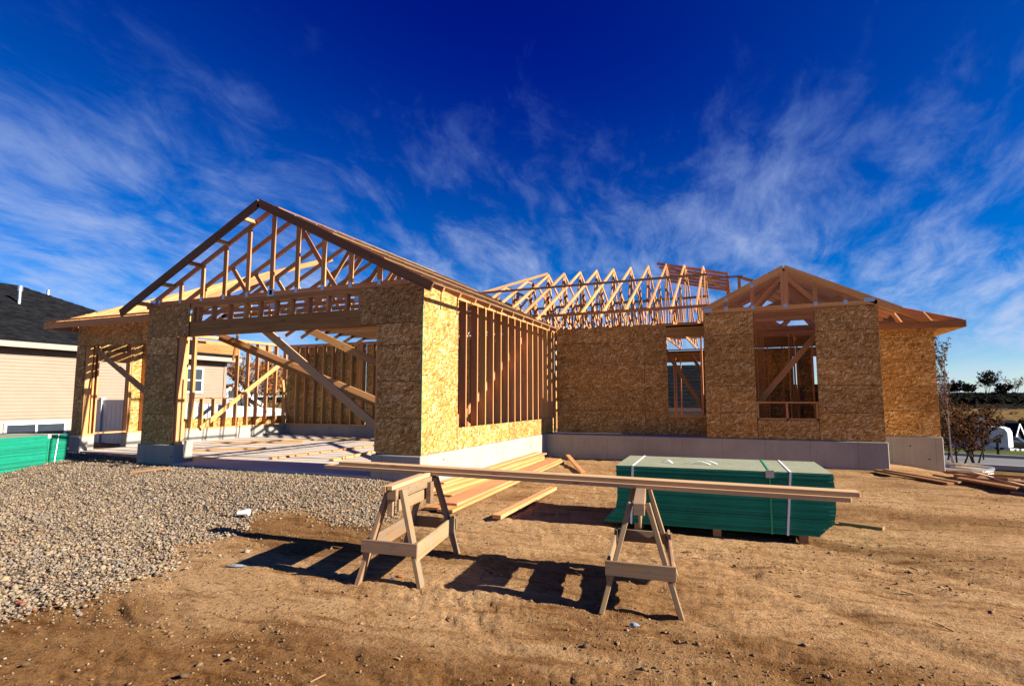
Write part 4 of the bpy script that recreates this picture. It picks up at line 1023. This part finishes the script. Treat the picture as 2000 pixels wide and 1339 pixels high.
tree_at(478, 60, 6.0, .8, 'tall bare tree behind the orange trees', 'leaf_olive', 'bark_dark', 500, .10, 'bare_tree', seed=23, stems=2, group='autumn trees behind the garage')
tree_at(560, 58, 3.6, 1.0, 'olive tree by the rear garage corner', 'leaf_olive', 'bark_dark', 2200, .12, 'bare_tree', seed=24, stems=3, group='autumn trees behind the garage')
for i, (px, h, sp, lf, dz) in enumerate(((1868, 9, 1.2, 'leaf_dark', 0), (1893, 8, 1.2, 'leaf_dark', 0), (1928, 15, 1.0, 'leaf_dark', 0), (1960, 8, 1.2, 'leaf_dark', 0), (1985, 11, .9, 'leaf_olive', 0), (1840, 7, 1.1, 'leaf_olive', 0))):
    tree_at(px, 345 + 12 * (i % 3), h, sp, ('low dark tree on the far ridge, %s' % ('nearest the birch', 'second from the birch', '', 'right of the tall ridge tree', '', '')[i]) if i in (0, 1, 3) else ('tallest broad tree on the far dark ridge', 'thin bare tree at the right end of the ridge', 'small olive tree on the ridge at the house edge')[(2, 4, 5).index(i)],
            lf, 'bark_dark', 1500 if lf == 'leaf_dark' else 250, .55, 'ridge_tree', seed=40 + i, stems=3, group='trees on the far ridge')
def ridge_brush():
    c_ = MB(); rg = random.Random(5)
    for _ in range(7500):
        px = rg.uniform(1700, 2300); D = rg.uniform(285, 400); x, y = polar(px, D); z = gz(x, y); s1 = rg.uniform(.8, 2.2)
        for q in range(2):
            u = Vector((rg.gauss(0, 1), rg.gauss(0, 1), rg.gauss(0, .8))).normalized(); v = u.orthogonal().normalized(); p = Vector((x + rg.gauss(0, 1.2), y + rg.gauss(0, 1.2), z + rg.uniform(.2, 2.0)))
            c_.face([p - u * s1, p + v * s1 * .7, p + u * s1, p - v * s1 * .7], [(0, 0)] * 4)
    for _ in range(900):
        px = rg.uniform(-600, 1700); D = rg.uniform(300, 380); x, y = polar(px, D); z = gz(x, y); s1 = rg.uniform(.8, 2.2)
        u = Vector((rg.gauss(0, 1), rg.gauss(0, 1), rg.gauss(0, .8))).normalized(); v = u.orthogonal().normalized(); p = Vector((x, y, z + rg.uniform(.2, 1.6)))
        c_.face([p - u * s1, p + v * s1 * .7, p + u * s1, p - v * s1 * .7], [(0, 0)] * 4)
    for _ in range(160):
        px = rg.uniform(1750, 2250); D = rg.uniform(120, 270); x, y = polar(px, D); z = gz(x, y); 
        for q in range(14):
            u = Vector((rg.gauss(0, 1), rg.gauss(0, 1), rg.gauss(0, .8))).normalized(); v = u.orthogonal().normalized(); p = Vector((x + rg.gauss(0, .9), y + rg.gauss(0, .9), z + rg.uniform(.1, .9)))
            c_.face([p - u * .5, p + v * .35, p + u * .5, p - v * .35], [(0, 0)] * 4)
    tag(c_.build('ridge_brush', 'leaf_dark', None, (100, 300, 0)), kind='stuff')
ridge_brush()

# ------------------------------------------------------------------ window well, sheathing stacks
def window_well():
    cx, cy, z0, z1, r_ = 5.05, 18.2, -1.2, -.22, .78
    rt = root('window_well', (cx, cy, z0), 'round galvanised steel window well beside the right house corner', 'window well'); m_ = MB(); n = 40; rows = 18
    for i in range(n):
        a0, a1 = 2 * math.pi * i / n, 2 * math.pi * (i + 1) / n
        for k in range(rows):
            za, zb = z0 + (z1 - z0) * k / rows, z0 + (z1 - z0) * (k + 1) / rows; ra, rb = r_ + .022 * (k % 2), r_ + .022 * ((k + 1) % 2)
            m_.face([(cx + ra * math.cos(a0), cy + ra * math.sin(a0), za), (cx + ra * math.cos(a1), cy + ra * math.sin(a1), za), (cx + rb * math.cos(a1), cy + rb * math.sin(a1), zb), (cx + rb * math.cos(a0), cy + rb * math.sin(a0), zb)], [(0, 0)] * 4)
    m_.build('ring', 'galvanised', rt); m2 = MB()
    for i in range(n):
        a0, a1 = 2 * math.pi * i / n, 2 * math.pi * (i + 1) / n
        for (ra, za, rb, zb) in ((r_ + .035, z1 - .04, r_ + .04, z1 + .01), (r_ + .04, z1 + .01, r_ - .015, z1 + .015), (r_ - .015, z1 + .015, r_ - .015, z1 - .04)):
            m2.face([(cx + ra * math.cos(a0), cy + ra * math.sin(a0), za), (cx + ra * math.cos(a1), cy + ra * math.sin(a1), za), (cx + rb * math.cos(a1), cy + rb * math.sin(a1), zb), (cx + rb * math.cos(a0), cy + rb * math.sin(a0), zb)], [(0, 0)] * 4)
    m2.build('rim', 'galvanised', rt)
window_well()

def stack(fl, dirx, L, Wd, ztop, zbot, n, label, stagger, straps):
    """bundle of strand board sheets; fl = front left top corner on plan"""
    d = Vector((*dirx, 0)).normalized(); s_ = Vector((-d.y, d.x, 0)); c0 = Vector((*fl, 0)) + d * L / 2 + s_ * Wd / 2
    rt = root('sheathing_stack', (c0.x, c0.y, zbot - .09), label, 'board stack', 'strapped bundles of green edged sheets')
    t_ = (ztop - zbot) / n
    base = None
    meshes = []
    for v_ in range(4):
        meshes.append(MB().box((0, 0, 0), d * L, s_ * Wd, (0, 0, t_ - .0012), 0, 1).mesh('sheet', ['osb_sheet_top', 'green_edge']))
    for k in range(n):
        z = zbot + t_ * (k + .5); j = stagger(k / n); jd = d * (j + rnd.uniform(-.004, .004)) + s_ * rnd.uniform(-.005, .005)
        p = c0 + jd; put('sheet', meshes[rnd.randrange(4)], rt, (p.x, p.y, z))
    for u in (-.38, 0, .38):
        MB().box(c0 + d * u * L + Vector((0, 0, zbot - .045)), s_ * Wd * .96, d * .089, (0, 0, .088)).build('bunk', 'scrap_wood', rt)
    for (u, lean, kind) in straps:
        m_ = MB(); wv = .018 if kind == 'strap_green' else .023
        A = c0 + d * (u * L); B = c0 + d * (u * L + lean); e = .010
        fa = A - s_ * (Wd / 2 + e); fb = B - s_ * (Wd / 2 + e + .004); ba = A + s_ * (Wd / 2 + e); bb_ = B + s_ * (Wd / 2 + e)
        zt, zb = ztop + .004, zbot - .004
        def strip(p, q, nrm): m_.bar(p, q, .003, wv, nrm)
        strip(Vector((fa.x, fa.y, zt)), Vector((ba.x, ba.y, zt)), (0, 0, 1))
        strip(Vector((fa.x, fa.y, zt)), Vector((fb.x, fb.y, zb)), -s_); strip(Vector((ba.x, ba.y, zt)), Vector((bb_.x, bb_.y, zb)), s_)
        m_.build('strap', kind, rt)
        if kind == 'strap_green':
            MB().box(Vector((fa.x, fa.y, zt - .03)) - s_ * .004, d * .085, (0, 0, .085), s_ * .012).build('edge_protector', 'cardboard', rt)
    return rt, c0, d, s_
st, sc, sd_, ss_ = stack((-1.50, 6.89), (2.31, .10), 2.34, 1.24, .735, .06, 56, 'stack of green edged strand board sheets strapped in white, behind the right sawhorse',
    lambda f: .045 * min(1, f * 2.2) - .13 * max(0, .22 - f) / .22 - .03 * max(0, f - .55), [(-.40, -.03, 'strap_white'), (.245, 0, 'strap_green'), (.335, -.055, 'strap_white')])
# loose tails of the strapping on the top sheet
m_ = MB()
for (u, v, ln) in ((-.27, -.12, .13), (-.15, -.14, .30), (-.10, -.05, .26)):
    p = sc + sd_ * (u * 2.34) + ss_ * v; pts = [p + sd_ * ln * t_ + ss_ * (.03 * math.sin(t_ * 3.2) - .08 * t_) + Vector((0, 0, .742 + .03 * math.sin(math.pi * t_))) for t_ in np.linspace(0, 1, 7)]
    for a, b_ in zip(pts[:-1], pts[1:]): m_.bar(a, b_, .003, .025)
tag(m_.build('strap_tail', 'strap_white', st), kind='stuff')
d2 = Vector((-.30, .954, 0)).normalized(); fr = Vector((-13.5, 7.62, 0)); fl2 = fr - d2 * 2.44
stack((fl2.x, fl2.y), (d2.x, d2.y), 2.44, 1.22, .785, .12, 54, 'bright green edged sheet stack at the left edge, before the beige house',
    lambda f: .02 * f - .16 * max(0, .30 - f) / .30, [(.31, -.02, 'strap_green'), (.40, -.075, 'strap_white')])

# ------------------------------------------------------------------ sawhorses and planks
def sawhorse(a, b_, label, extras=True, top=.775):
    """a, b_: plan points under the front and back beam ends"""
    A = Vector((*a, top)); B = Vector((*b_, top)); d = (B - A).normalized(); s_ = Vector((d.y, -d.x, 0))          # s_ points to the right seen from the camera
    rt = root('sawhorse', ((A.x + B.x) / 2, (A.y + B.y) / 2, 0), label, 'sawhorse', 'wooden sawhorses under the long planks')
    up = Vector((0, 0, 1))
    MB().box((A + B) / 2 - up * .045, B - A, s_ * .085, up * .09).build('beam', 'old_wood', rt, bev=.004)
    feet = {}
    for e, P in ((0, A), (1, B)):
        for sg in (-1, 1):
            ends = P + d * (.09 if e == 0 else -.09)
            p0 = ends + s_ * sg * .062 - up * .012
            p1 = ends + s_ * sg * .285 + d * (-.10 if e == 0 else .06); p1.z = gz(p1.x, p1.y) - .012
            feet[(e, sg)] = (p0, p1)
            MB().bar(p0, p1, .085, .038, d).build('leg', 'old_wood', rt, bev=.004)
    def on(e, sg, z):
        p0, p1 = feet[(e, sg)]; t_ = (p0.z - z) / (p0.z - p1.z); return p0.lerp(p1, t_)
    for e, oo in ((0, -1), (1, 1)):
        p, q = on(e, -1, .305), on(e, 1, .295); ex = (q - p).normalized()
        MB().bar(p - ex * .06 + d * oo * .062, q + ex * .06 + d * oo * .062, .105, .022).build('end_stretcher', 'old_wood', rt, bev=.003)
    for sg in (-1, 1):
        p, q = on(0, sg, .27), on(1, sg, .30); ex = (q - p).normalized()
        MB().bar(p - ex * .05 + s_ * sg * .033, q + ex * .05 + s_ * sg * .033, .15, .022, (0, 0, 1)).build('side_stretcher', 'old_wood', rt, bev=.003)
    MB().box((A + B) / 2 - up * .16, (B - A) * .72, s_ * .022, up * .10).build('gusset_board', 'old_wood', rt, bev=.003)
    return rt, A, B, d, s_
LA, LB = (-2.80, 4.10), (-2.96, 5.06)
lh, A, B, d, s_ = sawhorse(LA, LB, 'left sawhorse carrying extra boards along its beam, at the gravel edge')
up = Vector((0, 0, 1))
# boards nailed along the left beam
MB().box((A + B) / 2 - s_ * .05 + up * .008 - d * .12, (B - A) * .86, s_ * .04, up * .05).build('top_board', 'plank_wood', lh, bev=.003)
MB().box((A + B) / 2 + s_ * .005 + up * .019 - d * .10, (B - A) * .90, s_ * .05, up * .036).build('top_board', 'plank_wood', lh, bev=.003)
MB().box(A + d * .04 - s_ * .02 - up * .16, s_ * .05, d * .05, up * .14).build('cleat', 'old_wood', lh, bev=.003)
MB().box(B - d * .22 + s_ * .055 - up * .14, s_ * .05, d * .08, up * .20).build('cleat', 'old_wood', lh, bev=.003)
sawhorse((-.745, 4.27), (-.89, 5.27), 'right sawhorse with bare beam, in front of the green sheet stack')
def plank(p0, p1, wd, th, label, mat='plank_wood', group='long planks across the sawhorses'):
    p0 = Vector(p0); p1 = Vector(p1); d = (p1 - p0); s_ = Vector((-d.y, d.x, 0)).normalized()
    return tag(MB().box((p0 + p1) / 2, d, s_ * wd, d.cross(s_).normalized() * th).build('plank', mat, None, bev=.003), label, 'plank', group)
plank((-4.22, 4.97, .813), (.735, 5.10, .772), .14, .038, 'lower pale plank lying across both sawhorses')
plank((-4.05, 5.00, .8515), (.80, 5.125, .811), .14, .038, 'upper reddish plank lying on another across both sawhorses')

# ------------------------------------------------------------------ loose lumber
def loose(name, p0, p1, wd, th, label, cat='board', mat='lumber', group=None, roll=0.0):
    p0 = Vector(p0); p1 = Vector(p1); d = (p1 - p0); s_ = Vector((-d.y, d.x, 0)).normalized(); n = d.cross(s_).normalized()
    if roll: Mr = Matrix.Rotation(roll, 3, d.normalized()); s_ = Mr @ s_; n = Mr @ n
    return tag(MB().box((p0 + p1) / 2, d, s_ * wd, n * th).build(name, mat, None, bev=.003), label, cat, group)
def gl(x, y, dz): return (x, y, gz(x, y) + dz)
G1 = 'boards lying beside the garage wall'
# against the stem wall: a bunk of boards with three layers
wallset = [(-4.70, 8.0, -4.74, 13.5, .05, 'lowest board against the concrete base'), (-4.52, 7.8, -4.56, 13.1, .05, 'low board one width out from the concrete base'), (-4.34, 7.9, -4.40, 12.8, .05, 'low outer board of the pile by the wall'),
           (-4.66, 7.7, -4.70, 13.3, .092, 'middle layer board nearest the concrete base'), (-4.50, 7.9, -4.54, 12.9, .092, 'middle layer board away from the wall'),
           (-4.68, 8.1, -4.72, 13.6, .134, 'topmost board of the pile against the concrete base'), (-4.71, 8.3, -4.745, 13.2, .176, 'highest pale board, close to the sunlit wall')]
for (x0, y0, x1, y1, dz, lb) in wallset:
    z_ = max(gz(x0, y0), gz(x1, y1), gz((x0 + x1) / 2, (y0 + y1) / 2)) + dz - .02
    loose('board', (x0, y0, gz(x0, y0) * .5 + z_ * .5), (x1, y1, z_ - .02), .14, .038, lb, group=G1)
for (x0, y0, x1, y1, dz, lb) in ((-3.95, 6.75, -4.40, 13.3, .05, 'long wide board lying left in the pair behind the left sawhorse'), (-3.72, 6.68, -4.17, 13.1, .05, 'long wide board lying right in the pair behind the left sawhorse'), (-3.80, 6.95, -4.26, 13.2, .09, 'long board resting on the pair behind the left sawhorse')):
    loose('board', gl(x0, y0, dz), gl(x1, y1, dz), .235, .038, lb, group=G1)
loose('board', gl(-2.93, 6.60, .05), gl(-3.0, 9.1, .06), .12, .05, 'short thick board lying alone between sawhorses and foundation')
loose('board', gl(-4.10, 13.6, .14), gl(-3.10, 11.35, .04), .10, .038, 'short board leaning on a dirt hump before the recessed wall')
loose('board', gl(1.07, 8.26, .02), gl(1.50, 8.05, .02), .09, .038, 'dark offcut lying right of the green sheet stack', mat='scrap_wood')
loose('board', gl(2.50, 13.75, .05), gl(3.32, 12.2, .03), .14, .038, 'dark board pointing out from the foundation corner', mat='beam_wood')
loose('board', gl(2.62, 13.6, .085), gl(3.5, 12.35, .05), .10, .03, 'dark board overlapping the one at the foundation corner', mat='scrap_wood')
loose('board', gl(-.3, 11.9, .05), gl(.0, 12.3, .16), .10, .03, 'small offcut tilted up behind the green sheet stack', mat='scrap_wood')
# scrap heap at the right edge
words_ = ['left end', 'near side', 'far side', 'middle', 'top', 'right end', 'near right', 'far right']
rg = random.Random(77)
heap = [((3.45, 13.5), (4.1, 11.9)), ((3.5, 13.1), (4.6, 12.6)), ((3.75, 13.4), (4.7, 11.6)), ((3.6, 12.9), (4.3, 11.3)), ((3.9, 12.8), (4.9, 11.9)), ((4.0, 13.3), (4.4, 11.2)), ((4.2, 12.4), (5.1, 11.3)), ((4.1, 12.0), (4.6, 10.9)), ((3.7, 13.9), (4.9, 12.9)), ((4.3, 13.0), (5.3, 12.2)), ((3.55, 12.6), (4.05, 11.6)), ((4.5, 12.6), (5.0, 11.0)), ((4.0, 11.7), (4.5, 11.0)), ((3.9, 13.6), (4.2, 12.3))]
hl = ['long brown scrap at the left end of the heap', 'scrap lying flat along the heap front left', 'scrap crossing the heap from rear left', 'pale scrap pointing at the camera left of the heap middle', 'scrap across the heap middle', 'steeply angled scrap in the heap middle', 'scrap at the heap right, pointing right', 'nearest scrap at the heap right', 'farthest scrap behind the heap', 'scrap at the rear right of the heap', 'short dark scrap left of the heap', 'long scrap at the far right of the heap', 'short scrap lying before the heap', 'scrap leaning at the heap rear']
for i, ((a, b_), lb) in enumerate(zip(heap, hl)):
    z0, z1 = .03 + .022 * (i % 6), .04 + .026 * ((i * 5) % 6)
    loose('scrap_board', gl(a[0], a[1], z0), gl(b_[0], b_[1], z1), rg.choice((.09, .14, .14, .18)), .035, lb, 'scrap wood', rg.choice(('lumber', 'scrap_wood', 'scrap_wood', 'plank_wood')), 'scrap heap at the right edge', rg.uniform(-.25, .25))
# boards on the garage slab
G2 = 'boards lying on the garage slab'
for (a, b_, wd, lb, mt_) in (((-12.74, 9.6), (-11.4, 11.05), .12, 'board on the slab near the left pier', 'lumber'), ((-14.1, 11.7), (-12.0, 13.0), .12, 'board on the slab before the left wall', 'lumber'), ((-9.35, 9.2), (-9.3, 12.8), .10, 'notched light board on the slab, inner of two', 'lumber'),
        ((-7.95, 9.45), (-8.3, 11.6), .10, 'notched light board on the slab by the right pier', 'lumber'), ((-13.6, 12.6), (-11.0, 14.9), .10, 'thin board at the back of the slab', 'scrap_wood'), ((-12.9, 13.6), (-9.9, 14.6), .09, 'thin board across the back of the slab', 'scrap_wood'), ((-11.2, 14.3), (-7.5, 15.2), .12, 'board lying along the rear stem wall', 'lumber')):
    loose('board', (*a, SLAB + .022), (*b_, SLAB + .024), wd, .038, lb, 'board', mt_, G2)
loose('board', gl(-13.35, 8.55, .03), gl(-11.95, 8.35, .03), .12, .038, 'board lying before the left garage bay', mat='scrap_wood', group='offcuts on the gravel')
loose('board', gl(-10.35, 6.9, .03), gl(-9.95, 7.35, .05), .10, .038, 'short offcut on gravel before the left pier', mat='scrap_wood', group='offcuts on the gravel')
loose('board', gl(-6.55, 2.75, .03), gl(-6.45, 3.0, .03), .09, .02, 'tan chip of wood on the near gravel', mat='scrap_wood', group='offcuts on the gravel')

# ------------------------------------------------------------------ litter
def cup():
    p = Vector(gl(-5.97, 5.46, .05)); rt = root('paper_cup', p, 'crumpled white paper cup on its side at the gravel edge', 'cup'); m_ = MB(); n = 16; ax = Vector((.85, .35, .08)).normalized(); s1 = ax.orthogonal().normalized(); s2 = ax.cross(s1)
    for i in range(n):
        a0, a1 = 2 * math.pi * i / n, 2 * math.pi * (i + 1) / n
        ringp = lambda t_, r_, a: p + ax * t_ + (s1 * math.cos(a) + s2 * math.sin(a) * .75) * r_
        for (ta, ra, tb, rb) in ((-.07, .032, .07, .045), (.07, .045, .074, .048), (.074, .048, .078, .044), (.078, .044, -.06, .030)):
            m_.face([ringp(ta, ra, a0), ringp(ta, ra, a1), ringp(tb, rb, a1), ringp(tb, rb, a0)], [(0, 0)] * 4)
        m_.face([p - ax * .07, ringp(-.07, .032, a1), ringp(-.07, .032, a0)], [(0, 0)] * 3)
    m_.build('cup_body', 'paper', rt)
cup()
def chip(name, x, y, sz, mat, label, cat, group=None, rot=0.0, flat=.3):
    """small angular fragment: an eight-sided bevelled lump"""
    bm = bmesh.new(); bmesh.ops.create_icosphere(bm, subdivisions=2, radius=1)
    rg2 = random.Random(int(x * 1000) + int(y * 77)); Mx = Matrix.Rotation(rot, 3, 'Z')
    for v in bm.verts:
        v.co = Mx @ Vector((round(v.co.x * 1.6) / 1.6 * sz[0] * (1 + rg2.uniform(-.1, .1)), v.co.y * sz[1], v.co.z * sz[2] * (1 + rg2.uniform(-.15, .15))))
    me = bpy.data.meshes.new(name); bm.to_mesh(me); bm.free(); me.materials.append(MT[mat])
    return tag(put(name, me, None, gl(x, y, sz[2] * .6)), label, cat, group)
chip('slate_chip', -4.36, 3.94, (.075, .03, .016), 'slate_grey', 'flat grey stone chip at the tip of the left sawhorse shadow', 'stone chip', rot=.3)
chip('slate_chip', -.745, 4.0, (.028, .02, .02), 'slate_grey', 'small blue grey lump in front of the right sawhorse', 'stone chip')
chip('brick_chip', -2.80, 4.27 - .02, (.032, .018, .012), 'terracotta', 'rusty red chip beside the left sawhorse shadow', 'brick chip')
chip('brick_chip', -5.55, 2.9, (.045, .025, .012), 'terracotta', 'orange chip on the near edge of the gravel', 'brick chip', rot=.5)
chip('brick_chip', -5.15, 2.66, (.075, .022, .015), 'terracotta', 'long orange chip where gravel meets soil', 'brick chip', rot=-.2)
chip('brick_chip', -7.6, 3.4, (.04, .03, .012), 'terracotta', 'orange chip in the middle of the near gravel', 'brick chip')
chip('white_pebble', -2.83, 4.17, (.016, .014, .012), 'white_paint', 'white pebble next to the rusty red chip', 'pebble')

m_ = MB(); rg = random.Random(31)
for _ in range(150):
    r_ = 3.0 + 8 * rg.random() ** 1.2; a = R(rg.uniform(-42, 24)); x, y = math.sin(a) * r_, math.cos(a) * r_
    if x < -4.6 or y > 12: continue
    ln = rg.uniform(.02, .10); th_ = rg.uniform(0, math.pi); dx, dy = math.cos(th_) * ln / 2, math.sin(th_) * ln / 2
    m_.bar((x - dx, y - dy, gz(x - dx, y - dy) + .006), (x + dx, y + dy, gz(x + dx, y + dy) + .008 + rg.uniform(0, .012)), rg.uniform(.004, .009), rg.uniform(.004, .014))
tag(m_.build('wood_splinters', 'scrap_wood'), kind='stuff')
